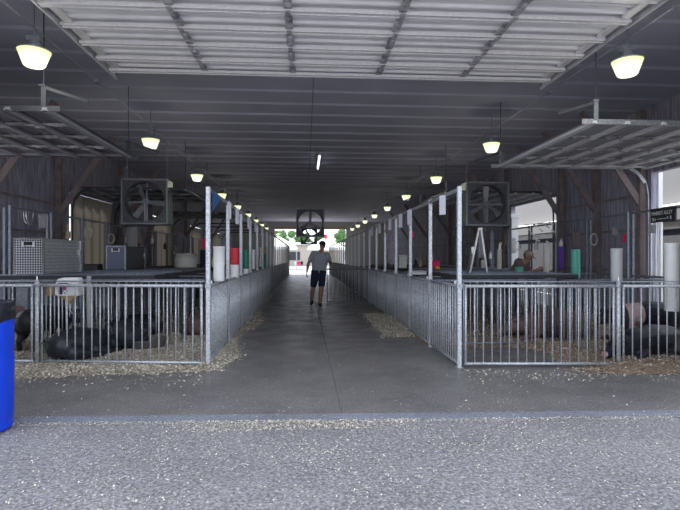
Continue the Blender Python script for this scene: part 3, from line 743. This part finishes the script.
hang('hanging_jacket','purple jacket hanging in the right pens left of the green pipe waterer','jacket',558,246,6,24,10.6,'purple')
hang('hanging_apron','brown cloth hanging over the green pipe waterer on the right','cloth',572,232,9,17,10.4,'brown_tee')
hang('hanging_card','square grey card on the pen frame at the right below the sign','card',648.5,225,8,8,9.0,'grey_plastic')
hang('hanging_card','grey board card tied to the pen frames above the pale grey waterer','card',612.5,226.5,6,9,9.6,'towel')
hang('hanging_towel','grey towel on the far left pen frames above the diamond plate box','towel',38.5,214,7,14,9.8,'towel')
hang('hanging_shirt','red shirt hanging behind the first post left of the aisle','shirt',201.5,238,5.5,11,13,'pink')
hang('hanging_trousers','dark navy trousers hanging below the red shirt left of the aisle','trousers',200,250,7,17,13.1,'navy')
hang('red_tag','tiny red tag on the pen frame left of the pale grey waterer','tag',623.5,234,2.2,8,9.7,'pink')
# chain on left frame
o=MB().path([(0,-.12,0),(0,-.10,-.14),(0,-.02,-.26),(0,.06,-.25),(0,.12,-.12),(0,.14,0)],.010,6).path([(0,-.2,-.02),(0,-.17,-.18),(0,-.1,-.24),(0,-.05,-.1),(0,-.02,0)],.008,6).build('chain','chain',None,True,(OLX+.05,9.75,PH-.05)); tag(o,'steel chain looped from the pen frame above the diamond plate box','chain')
# sign on the outer right line
t=thing('direction_sign','dark board sign with white lettering on the right pen frames','sign',(ORX-.05,9.0,2.06))
t.rotation_euler=(0,0,-PI/2)      # local x runs towards the camera, local -y faces the aisle
MB().box(0,.60,-.012,.012,0,.24).build('board','dark',t)
fr=MB().box(-.02,.62,-.02,.02,.24,.26).box(.6,.62,-.02,.02,-.02,.24); fr.build('frame','black',t)
tc=bpy.data.curves.new('lettering','FONT'); tc.body='MARKET ALLEY'; tc.size=.098; tc.extrude=.002; tc.align_x='LEFT'
to=bpy.data.objects.new('tmp',tc); C.objects.link(to); dg=bpy.context.evaluated_depsgraph_get(); me=bpy.data.meshes.new_from_object(to.evaluated_get(dg)); bpy.data.objects.remove(to)
me.materials.clear(); me.materials.append(M['print_white']); wm=max(v.co.x for v in me.vertices)
for v in me.vertices: v.co=Vector((.03+v.co.x*.53/wm, -.016-v.co.z, .135+v.co.y))
link('lettering',me,t)
MB().box(.05,.08,-.016,-.013,.03,.09).box(.11,.13,-.016,-.013,.03,.075).box(.17,.44,-.016,-.013,.055,.065).box(.43,.45,-.016,-.013,.055,.09).box(.50,.53,-.016,-.013,.04,.10).build('lower_marks','print_white',t)

st=MB().bar((0,0,0),(.10,-.02,-.07),.012,.035).mesh('tack_strap','print_white')
for k,(px,py) in enumerate(((527,228),(533,224),(531,233),(539,229),(545,225),(543,234),(551,230),(549,222),(536,239),(546,241))):
    x,y=W(px,Z=12.6); o=link('tack_strap',st,None,(x,y,CAMZ+(257-py)/500*12.6)); tag(o,'small pale leather strap hanging in the cluster left of the purple jacket','strap','pale straps hanging in the right pens')
o=MB().tube((W(524,Z=12.6)[0],W(524,Z=12.6)[1],2.22),(W(553,Z=12.6)[0],W(553,Z=12.6)[1],2.30),.012).build('tack_rail','galv_pen'); tag(o,'thin rail above the cluster of pale straps on the right','rail')
# white A-frame stand on the right deck
x,y=W(479,Z=8.85)
t=thing('a_frame_stand','white metal A-frame stand on the right deck with a sack inside','stand',(x,y,DZ))
H=.80
for sx,lean in ((-1,-.16),(1,.15)):
    MB().tube((lean,0,0),(lean*.12+.02,.0,H-.02),.017,10).build('leg','bright_white',t,True)
MB().tube((-.10,.35,0),(.0,.02,H-.05),.014,8).build('rear_leg','galv',t,True); MB().tube((-.02,0,H-.03),(.06,0,H-.02),.024,10).build('top_bar','bright_white',t,True)
MB().box(-.14,-.09,-.02,.02,.34,.46).build('grip','white_plastic',t)
# pink bag, white crate, clear tray on right deck
def deckbox(name,label,cat,px0,px1,py0,py1,Z,m,d=.25,lid=None):
    x0,y=W(px0,Z=Z); x1,_=W(px1,Z=Z); z0=CAMZ+(257-py1)/500*Z; z1=CAMZ+(257-py0)/500*Z
    t=thing(name,label,cat,(x0,y,z0)); MB().bbox(0,x1-x0,0,d,0,(z1-z0)*.85,.012).build('body',m,t); MB().bbox(-.01,x1-x0+.01,-.01,d+.01,(z1-z0)*.85,z1-z0,.012).build('lid',lid or m,t); return t
deckbox('tote_bag','small pink-red bag on the right deck near the second aisle post','bag',433,440,260,267,12.0,'pink')
deckbox('sponge','small orange sponge beside the pink-red bag on the right deck','sponge',436,440,266,269,10.5,'orange',.1)
deckbox('storage_crate','off-white storage crate on the right deck behind the third aisle post','crate',399,407,255,268,13.2,'offwhite',.4)
deckbox('plastic_tray','long pale plastic tray on the right deck behind the second aisle post','tray',412,427,271,274.5,9.3,'grey_plastic',.4)
deckbox('tool_box','low black tool box on the left deck right of the diamond plate box','box',84,97,264,270,10.8,'black',.3)

deckbox('storage_bin','grey bin hung low in the outer left pen behind the blue barrel','bin',16,27,283,310,7.9,'galv_dull',.25)
deckbox('storage_bin','grey bin seen through the bars right of the white jug feeder','bin',96,109,288,307,9.3,'galv_dull',.25)
cyl('water_tube','dull grey upright pipe behind the white jug feeder in the left front pen','tube',89,276,330,4.5,7.9,'grey_plastic',lip=False)
# assorted gear hanging on the back rows: brushes, bottles, scoops
kinds=[('spray_bottle','white spray bottle','bottle'),('feed_scoop','pale feed scoop','scoop'),('grooming_brush','tan grooming brush','brush'),('water_bottle','dark water bottle','bottle'),('halter_rope','pale coiled rope','rope')]
protos={}
def gear(kind,m1,m2):
    t=thing(kind,'x','x')
    if 'bottle' in kind:
        MB().lathe([(.045,0),(.048,.02),(.048,.16),(.02,.20),(.02,.22)],12).build('body',m1,t,True); MB().box(-.02,.05,-.015,.015,.22,.26).build('cap',m2,t)
    elif kind=='feed_scoop':
        MB().lathe([(.03,0),(.06,.03),(.07,.18),(.06,.18),(.02,.02)],12).build('cup',m1,t,True); MB().tube((0,0,.18),(0,0,.30),.015).build('handle',m2,t)
    elif kind=='grooming_brush':
        MB().bbox(-.04,.04,-.03,.03,0,.16,.01).build('bristles',m1,t); MB().bar((0,0,.14),(0,0,.32),.03,.03).build('handle',m2,t)
    else:
        mb=MB()
        for k in range(3): mb.path([(.08*math.cos(a)+.01*k,.02*k,.16+.13*math.sin(a)) for a in [i*2*PI/16 for i in range(17)]],.012,6)
        mb.build('coil',m1,t,True)
    return t
protos={k[0]:gear(k[0],a,b) for k,(a,b) in zip(kinds,[('bright_white','offwhite'),('offwhite','offwhite'),('tan_board','tan_board'),('dark','towel'),('offwhite','offwhite')])}
used=set(); cnt={}
for side,lx,inner,lim in (('left',OLX+.10,-1,12),('right',ORX-.10,1,12),('left',-3.0,0,14),('right',3.4,0,14)):
    row='wall-side pen frames' if inner else 'deck'
    for i in range(9 if inner else 10):
        k=kinds[random.choice([0,1,2,4,0] if i%2 else [3,1,2,0,4])]; y=11.0+i*1.23+random.uniform(-.2,.2) if inner else 13.4+i*.72
        x=lx+random.uniform(-.03,.03) if inner else lx+random.uniform(-.5,.5)
        o=protos[k[0]] if k[0] not in used else copy_tree(protos[k[0]]); used.add(k[0])
        o.location=(x,y,random.uniform(1.35,1.9) if inner else DZ); 
        key=(k[0],side,row); cnt[key]=cnt.get(key,0)+1
        tag(o,'%s on the %s %s, %s of its kind from the front'%(k[1],side,row,ORD[cnt[key]]),k[2],'gear on the %s %s'%(side,row))

# hanging tarp curtains in the left openings
def curtain(y0,y1,z0,z1,x,label,step=.08):
    n=int((y1-y0)/step); vs=[]; fs=[]
    for i in range(n+1):
        yy=y0+(y1-y0)*i/n; dx=.05*math.sin(i*.9)+.025*math.sin(i*2.3)
        for k in range(6):
            z=z0+(z1-z0)*k/5; vs.append((x+dx*(.5+.5*(1-k/5)),yy,z))
    for i in range(n):
        for k in range(5): a=i*6+k; fs.append((a,a+6,a+7,a+1))
    o=MB().add(vs,fs).build('tarp_curtain','curtain',None,True); s=o.modifiers.new('t','SOLIDIFY'); s.thickness=.004
    return tag(o,label,'curtain')
curtain(14.2,17.1,.01,3.18,XL-.02,'tan tarp curtain hanging in the second opening of the left wall')
curtain(21.5,24.5,.01,3.15,XL-.02,'tan tarp curtain hanging in the third opening of the left wall')
curtain(28.55,31.6,.01,3.15,XL-.02,'tan tarp curtain hanging in the fourth opening of the left wall')
curtain(35.7,38.7,.01,3.15,XL-.02,'tan tarp curtain hanging in the fifth opening of the left wall')
# outside the right openings
t=thing('neighbour_building','pale building with white fascia seen through the right opening','building',(11.8,2,0))
MB().box(0,6,0,30,0,2.55).build('wall','cream',t)
MB().box(-.6,6,-.3,9.5,2.55,3.0).build('fascia','bright_white',t); MB().box(-.6,6,9.5,30.3,2.55,3.0).build('fascia','siding',t)
MB().box(-.2,6,9.5,30,3.0,5.4).build('upper_wall','siding',t)
MB().add([(-.6,-.3,3.0),(6,-.3,4.6),(6,30.3,4.6),(-.6,30.3,3.0)],[(0,1,2,3)]).build('roof_sheet','bright_white',t)
for yy in (3.5,7.5,11.5,15.5): MB().box(-.03,.0,yy,yy+1.2,1.0,2.1).build('window','dark',t)
t=thing('white_door_post','white painted post outside the right opening at the right edge','post',(*W(657.5,Z=11.0),0)); MB().box(-.07,.07,-.07,.07,0,3.4).build('shaft','bright_white',t); MB().box(-.1,.1,-.1,.1,0,.08).build('base','bright_white',t)
for i,(px,w_,ztop) in enumerate(((651.2,.016,2.1),(656.2,.018,2.1),(660.5,.026,2.1))):
    x,y=W(px,Z=10.2); tag(MB().tube((x,y,0),(x,y,ztop),w_,10).ell((x,y,ztop),(w_*1.1,w_*1.1,.03)).build('white_pole','bright_white',None,True),'slim white pole outside the right opening, %s of three from the left'%ORD[i+1],'pole')
x,y=W(515,Z=17.6); tag(MB().box(x-.12,x+.12,y,y+.2,0,2.9).box(x-.16,x+.16,y-.04,y+.24,2.8,2.95).build('white_pillar','bright_white'),'white pillar outside the second opening on the right side','pillar')
x,y=W(676,Z=7.6); 
# dark lower wall seen through the second right opening
tag(MB().box(9.6,9.8,12,22,0,2.15).box(9.55,9.85,12,22,2.15,2.22).build('dark_fence','dark'),'dark solid fence outside the second opening on the right','fence')

# ---------------------------------------------------------------- beyond the far exit
def canopy(x,y,w,h,label,m='bright_white'):
    t=thing('canopy_tent',label,'tent',(x,y,0)); a=w/2
    MB().add([(-a,-a,h),(a,-a,h),(a,a,h),(-a,a,h),(0,0,h+w*.3),(-a,-a,h-.3),(a,-a,h-.3),(a,a,h-.3),(-a,a,h-.3)],[(0,1,4),(1,2,4),(2,3,4),(3,0,4),(0,5,6,1),(1,6,7,2),(2,7,8,3),(3,8,5,0)]).build('canopy_top',m,t)
    for sx in (-1,1):
        for sy in (-1,1): MB().tube((sx*(a-.05),sy*(a-.05),0),(sx*(a-.05),sy*(a-.05),h),.03).build('leg','galv',t)
canopy(-3.2,60,4.5,2.6,'white canopy tent beyond the far exit, left of the walking man')
canopy(2.6,63,4.5,2.6,'white canopy tent beyond the far exit, right of the walking man')
t=thing('far_building','pale pink building beyond the tents at the far exit','building',(-14,82,0)); MB().box(0,30,0,8,0,3.4).build('wall','block',t); MB().box(-.5,30.5,-.5,8.5,3.4,3.8).build('roof','bright_white',t)
for k in range(6): MB().box(2+k*4.6,4+k*4.6,-.05,0,.9,2.3).build('window','dark',t)
def tree(x,y,h,r,label):
    t=thing('leafy_tree',label,'tree',(x,y,0)); MB().tube((0,0,0),(0,0,h-r),.22,10,.12).build('trunk','bark',t)
    mb=MB()
    for k in range(26):
        a=random.uniform(0,2*PI); q=random.uniform(0,r*.8); mb.ell((q*math.cos(a),q*math.sin(a),h-r+random.uniform(-.6,.8)*r),(r*.33,r*.33,r*.28),8,6)
    o=mb.build('crown','tree',t); 
    d=o.modifiers.new('d','DISPLACE'); tx=bpy.data.textures.new('leaf','CLOUDS'); tx.noise_scale=.4; d.texture=tx; d.strength=.5
tree(-4.5,95,6.6,2.6,'leafy tree beyond the far building, leftmost through the exit')
tree(-.2,101,6.2,2.0,'leafy tree beyond the far building, second from left through the exit')
tree(7.6,95,6.8,2.4,'leafy tree beyond the far building, rightmost through the exit')
tree(3.4,103,6.4,2.0,'leafy tree beyond the far building, third from left through the exit')
x,y=W(325.5,Z=52); t=thing('red_sign','small red sign on a pole beyond the far exit','sign',(x,y,0)); MB().tube((0,0,0),(0,0,3.6),.04).build('pole','galv',t); MB().box(-.16,.16,-.06,-.04,3.3,3.75).build('board','red',t)
for i,(px,m) in enumerate(((298.5,'pink'),(301.5,'navy'),(296,'white_plastic'))):
    x,y=W(px,Z=58+i); t=thing('folding_chair','%s folding chair under the far canopy tent'%('pink','navy','white')[i],'chair',(x,y,0))
    MB().box(-.22,.22,-.2,.2,.42,.46).build('seat',m,t); MB().box(-.22,.22,.18,.22,.5,.9).build('backrest',m,t)
    for sx in (-1,1): MB().bar((sx*.2,-.18,0),(sx*.2,.18,.9),.03,.03).bar((sx*.2,.2,0),(sx*.2,-.18,.44),.03,.03).build('leg_frame','galv',t)

# ---------------------------------------------------------------- pigs
def pig(loc,rz,m,label,length=1.15,r=.21,lying=True,pose=0,head_up=.0,earm=None,snoutm='pigpink'):
    t=thing('pig',label,'pig',loc,rz); L=length; b=MB(); z=r*.92 if lying else .46
    hx=L*.5
    b.capsule((-hx+r*.9,0,z*1.02),r*.92,(0,0,z*1.04),r*1.03); b.capsule((0,0,z*1.04),r*1.03,(hx-r*.7,0,z),r*.86)
    b.capsule((hx-r*.8,0,z*1.0),r*.80,(hx+.05,.02,z*.98+head_up),r*.60)
    hd=Vector((hx+.14,.03,z*.92+head_up)); b.capsule((hx+.03,.02,z*.98+head_up),r*.62,hd,r*.50)
    sn=hd+Vector((.17,.01,-.07 if lying else -.09)); b.capsule(hd,r*.42,sn,r*.24); b.capsule(sn,r*.25,sn+Vector((.02,0,-.005)),r*.26)
    for s in (-1,1):
        b.capsule(hd+Vector((-.05,s*r*.42,r*.34)),.030,hd+Vector((.0,s*r*.62,r*.55)),.034,10); b.capsule(hd+Vector((.0,s*r*.62,r*.55)),.034,hd+Vector((.09,s*r*.66,r*.42)),.014,10)
        if lying:
            b.capsule((hx-r*1.0,s*r*.75,r*.45),.075,(hx-r*.2,s*r*1.0,.06),.045); b.capsule((hx-r*.2,s*r*1.0,.055),.042,(hx+.16,s*r*1.02,.035),.028)
            b.capsule((-hx+r*1.1,s*r*.80,r*.55),.12,(-hx+r*1.9,s*r*1.12,.09),.065); b.capsule((-hx+r*1.9,s*r*1.12,.07),.05,(-hx+r*2.9,s*r*1.2,.035),.028)
        else:
            b.capsule((hx-r*1.0,s*r*.55,z-.05),.10,(hx-r*.9,s*r*.6,.22),.055); b.capsule((hx-r*.9,s*r*.6,.22),.045,(hx-r*.95,s*r*.6,.035),.032)
            b.capsule((-hx+r*1.0,s*r*.55,z-.02),.14,(-hx+r*1.25,s*r*.62,.27),.075); b.capsule((-hx+r*1.25,s*r*.62,.27),.055,(-hx+r*.75,s*r*.62,.19),.042); b.capsule((-hx+r*.75,s*r*.62,.19),.040,(-hx+r*.9,s*r*.62,.035),.030)
    b.path([(-hx+.02,0,z+r*.4),(-hx-.05,.0,z+r*.45),(-hx-.07,.03,z+r*.25),(-hx-.04,.05,z+r*.3)],.014,8)
    remeshed(b,'body',m,.016,t,smooth=3)
    MB().ell(sn+Vector((.058*r/.21,0,-.004)),(.012,r*.22,r*.20)).build('snout_disc',snoutm,t,True)
    for s in (-1,1): MB().ell(hd+Vector((.075,s*r*.36,r*.16)),(.013,.010,.013),8,6).build('eye','black',t,True)
    return t
BZ=.03
def at(px,py,z=.05): return W(px,py,z)
pig((-3.14,7.12,BZ),1.0,'pigblack','black pig lying closest to the left front fence, below the jug feeder',.80,.215)
pig((-2.70,7.80,BZ+.02),2.0,'pigblack','black pig lying behind the nearest one in the left front pen',.85,.22)
x,y=at(36,354); pig((x-.1,y+.42,BZ),PI/2-.2,'pigblack','black pig standing in the outer left pen right of the pink one',1.0,.19,False)
x,y=at(2,352); pig((x-.2,y+.35,BZ),PI/2,'pigpink','pink pig standing in the outer left pen behind the blue barrel',1.05,.2,False)
x,y=at(135,328); pig((-2.9,9.05,BZ),2.8,'pigblack','black pig lying in the second left pen behind the grey pan',.85,.2)
x,y=at(170,330); pig((-1.85,9.2,BZ),1.45,'pigbrown','brown pig lying farther back in the left pens behind the grey pan',1.1,.22)
x,y=at(566,341); pig((x+.1,8.35,BZ),PI,'pigbrown','red-brown pig lying in the second right pen behind the front one',1.35,.25)
x,y=at(668,362); pig((x+.05,y+.42,BZ),PI+.35,'pigblack','black pig lying near the fence in the outer right front pen',1.15,.23)
x,y=at(650,345); pig((x+.15,y+.25,BZ),PI-.05,'pigsaddle','black pig with a pale band over its shoulders standing in the outer right pen',1.15,.2,False)

# ---------------------------------------------------------------- people
def hand(mb,wr,dirv,palm,s=1.0,curl=.5):
    wr=Vector(wr); d=Vector(dirv).normalized(); p=Vector(palm).normalized(); sd=d.cross(p).normalized()
    c=wr+d*.05*s
    for k in (-1.2,-.4,.4,1.2): mb.capsule(wr+d*.01+sd*.012*k*s,.015*s,wr+d*.085*s+sd*.018*k*s,.012*s,8,3)
    for i,(k,l) in enumerate(((-1.35,.062),(-.45,.075),(.45,.07),(1.35,.055))):
        a=wr+d*.088*s+sd*.019*k*s; m=a+(d+p*curl*.6).normalized()*l*.55*s; e=m+(d+p*curl*2.2).normalized()*l*.5*s
        mb.capsule(a,.0100*s,m,.0092*s,8,3); mb.capsule(m,.0092*s,e,.008*s,8,3)
    a=wr+d*.03*s-sd*.028*s; m=a+(d*.6-sd*.7+p*.3).normalized()*.04*s; mb.capsule(a,.014*s,m,.011*s,8,3); mb.capsule(m,.011*s,m+(d-sd*.1+p*.5).normalized()*.035*s,.009*s,8,3)
def person(loc,rz,label,P,shirt,shorts,capm,shoes,long_pants=False,hairm='hair',sock=None):
    """P: joint positions in local space; the person faces local -y"""
    t=thing('person',label,'person',loc,rz); V={k:Vector(v) for k,v in P.items()}
    b=MB(); ch=V['chest']; pv=V['pelvis']; nk=V['neck']; hd=V['head']; f=V['face']-hd; f.normalize(); up=Vector((0,0,1)); sd=f.cross(up).normalized(); up2=sd.cross(f)
    for sx in (-1,1):
        o=Vector((sx*.09,0,0)); b.capsule(pv+o*.85,.112,ch+o*.95,.112)
    b.capsule(ch+Vector((0,0,.08)),.13,nk-Vector((0,0,.03)),.075); b.capsule(nk-Vector((0,0,.06)),.062,hd-Vector((0,0,.06)),.056)
    # head: skull, jaw, nose, ears
    b.ell(hd+up2*.015-f*.01,(.092,.108,.116)); b.capsule(hd-up2*.05+f*.035,.060,hd-up2*.090+f*.055,.044)
    b.capsule(hd+up2*.005+f*.09,.010,hd-up2*.03+f*.105,.016,8); b.capsule(hd-up2*.062+f*.08+sd*.02,.011,hd-up2*.062+f*.08-sd*.02,.011,8)
    for s in (-1,1):
        b.ell(hd+sd*s*.08-up2*.012,(.014,.022,.034)); b.capsule(hd+f*.082+sd*s*.03+up2*.028,.010,hd+f*.078+sd*s*.045+up2*.026,.009,8)
    for q in ('L','R'):
        S,E,Wr=V['sh'+q],V['el'+q],V['wr'+q]; b.capsule(ch+(S-ch)*.5+Vector((0,0,.03)),.072,S,.062); b.capsule(S,.060,E,.044); b.capsule(E,.044,E.lerp(Wr,.35),.046); b.capsule(E.lerp(Wr,.35),.045,Wr,.028)
        hd_dir=(Wr-E).normalized(); hand(b,Wr,hd_dir,V['palm'+q],1.05,.7)
        H_,K,A,T=V['hip'+q],V['kn'+q],V['an'+q],V['toe'+q]
        b.capsule(H_,.11,K,.070); b.capsule(K,.068,K.lerp(A,.35)+Vector((0,.015,0)),.072); b.capsule(K.lerp(A,.35)+Vector((0,.015,0)),.070,A,.044); b.capsule(A,.038,A+(T-A)*.6+Vector((0,0,.01)),.034)
    remeshed(b,'body','skin',.011,t,smooth=2)
    # clothing
    c=MB()
    for sx in (-1,-.5,0,.5,1):
        o=Vector((sx*.10,0,0)); c.capsule(pv+o*.85+Vector((0,0,-.02+.035*abs(sx))),.128,ch+o*1.12,.132)
    c.capsule(ch+Vector((0,0,.09)),.135,nk-Vector((0,0,.035)),.072)
    for q in ('L','R'):
        S,E=V['sh'+q],V['el'+q]; c.capsule(ch+(S-ch)*.5+Vector((0,0,.03)),.10,S,.078); c.capsule(S,.076,S.lerp(E,.62),.070)
    remeshed(c,'t_shirt',shirt,.014,t,smooth=4)
    c=MB()
    for q in ('L','R'):
        H_,K,A=V['hip'+q],V['kn'+q],V['an'+q]; c.capsule(pv+(H_-pv)*.6,.135,H_,.128); c.capsule(H_,.125,H_.lerp(K,.85),.098)
        if long_pants: c.capsule(K,.085,A+Vector((0,0,.05)),.065)
    remeshed(c,'trousers' if long_pants else 'shorts',shorts,.014,t,smooth=3)
    for q in ('L','R'):
        A,T=V['an'+q],V['toe'+q]; c=MB().capsule(A-Vector((0,0,.045))+(A-T)*.25,.045,T,.042).capsule(A-Vector((0,0,.02)),.056,A.lerp(T,.6)-Vector((0,0,.01)),.050); remeshed(c,'shoe',shoes,.010,t,smooth=2)
        if sock: MB().capsule(A,.043,A+Vector((0,0,.07)),.044).build('sock',sock,t,True)
    # cap with brim, hair below it
    rot=Matrix((sd,f,up2)).transposed()
    vs=[];n=20;rings=[]
    for i in range(6):
        a=PI/2*i/5; rings.append([tuple(hd+up2*.045+rot@Vector((max(math.cos(a),.03)*.106*math.cos(2*PI*j/n),max(math.cos(a),.03)*.120*math.sin(2*PI*j/n)-.01,math.sin(a)*.095))) for j in range(n)])
    cp=MB().loft(rings).build('cap',capm,t,True)
    br=[[tuple(hd+up2*(.045+zz-.02*(u/1.0)**2*0)+rot@Vector((.092*math.cos(v),.085+.095*math.sin(v)*u,-.012*u))) for v in [PI*j/12 for j in range(13)]] for zz in (0,.006) for u in (1,)]
    MB().loft(br).build('brim',capm,cp)
    MB().ell(hd+up2*.01-f*.035,(.083,.083,.085)).build('hair',hairm,t,True)
    for s in (-1,1): MB().ell(hd+f*.083+sd*s*.034+up2*.012,(.012,.008,.008),8,6).build('eye','black',t,True)
    return t
x,y=W(316,305.5)
t=person((x+.03,y,0),0,'man in grey t-shirt, dark shorts and cap walking down the aisle towards us',dict(
  pelvis=(.06,0,1.00),chest=(.09,-.02,1.36),neck=(.12,-.03,1.56),head=(.15,-.06,1.695),face=(.24,-.5,1.62),
  shL=(-.11,0,1.47),elL=(-.25,.02,1.18),wrL=(-.29,-.08,.95),palmL=(.6,.1,0),
  shR=(.29,-.02,1.45),elR=(.40,.03,1.17),wrR=(.36,-.22,1.24),palmR=(-.6,0,-.2),
  hipL=(-.05,0,.95),knL=(-.11,.0,.52),anL=(-.15,.16,.12),toeL=(-.17,-.02,.045),
  hipR=(.15,0,.95),knR=(.12,-.14,.53),anR=(.08,-.16,.085),toeR=(.09,-.36,.042)),'tee','navy','cap_dark','black')
t.scale=(1.02,1.02,1.035)
for k,(dx,w_) in enumerate(((-.04,.05),(.03,.07),(.12,.06),(.19,.04))):
    MB().box(dx,dx+w_,-.185,-.180,1.36,1.385).build('shirt_print','galv',t)
x,y=W(517,Z=11.9)
t=person((x,y,0),-.75-PI/2+PI,'person in brown t-shirt and tan cap bending over the right pens',dict(
  pelvis=(0,.16,.86),chest=(0,-.06,1.18),neck=(0,-.17,1.33),head=(0,-.26,1.44),face=(0,-.60,1.25),
  shL=(-.20,-.10,1.25),elL=(-.25,-.28,1.02),wrL=(-.12,-.48,1.12),palmL=(.6,.1,0),
  shR=(.20,-.10,1.25),elR=(.25,-.28,1.02),wrR=(.12,-.48,1.12),palmR=(-.6,0,0),
  hipL=(-.10,.16,.84),knL=(-.12,.05,.46),anL=(-.12,.12,.09),toeL=(-.13,-.07,.045),
  hipR=(.10,.16,.84),knR=(.12,.05,.46),anR=(.12,.12,.09),toeR=(.13,-.07,.045)),'brown_tee','navy','tan_cap','black',True)

# ---------------------------------------------------------------- light, world, camera
w=bpy.data.worlds.new('sky'); bpy.context.scene.world=w; w.use_nodes=True; bg=w.node_tree.nodes['Background']
bg.inputs[0].default_value=(.80,.87,1.0,1); bg.inputs[1].default_value=1.35
sd_=bpy.data.lights.new('sun','SUN'); sd_.energy=11; sd_.angle=.02; sd_.color=(1,.97,.92)
so=bpy.data.objects.new('sun',sd_); C.objects.link(so)
so.rotation_euler=Vector((.34,-1.0,-1.1)).to_track_quat('-Z','Y').to_euler()
cd=bpy.data.cameras.new('camera'); co=bpy.data.objects.new('camera',cd); C.objects.link(co)
cd.lens=500/680*36; cd.sensor_width=36; co.location=(0,0,CAMZ); co.rotation_euler=(PI/2,0,-TH); cd.shift_y=2/680; cd.clip_end=300
sc=bpy.context.scene; sc.camera=co
sc.view_settings.view_transform='Standard'; sc.view_settings.look='None'; sc.view_settings.gamma=1; sc.view_settings.exposure=1.0
sc.view_settings.use_curve_mapping=False
sc.cycles.max_bounces=8; sc.cycles.diffuse_bounces=6; sc.cycles.glossy_bounces=3; sc.cycles.use_denoising=True
sc.cycles.sample_clamp_indirect=4
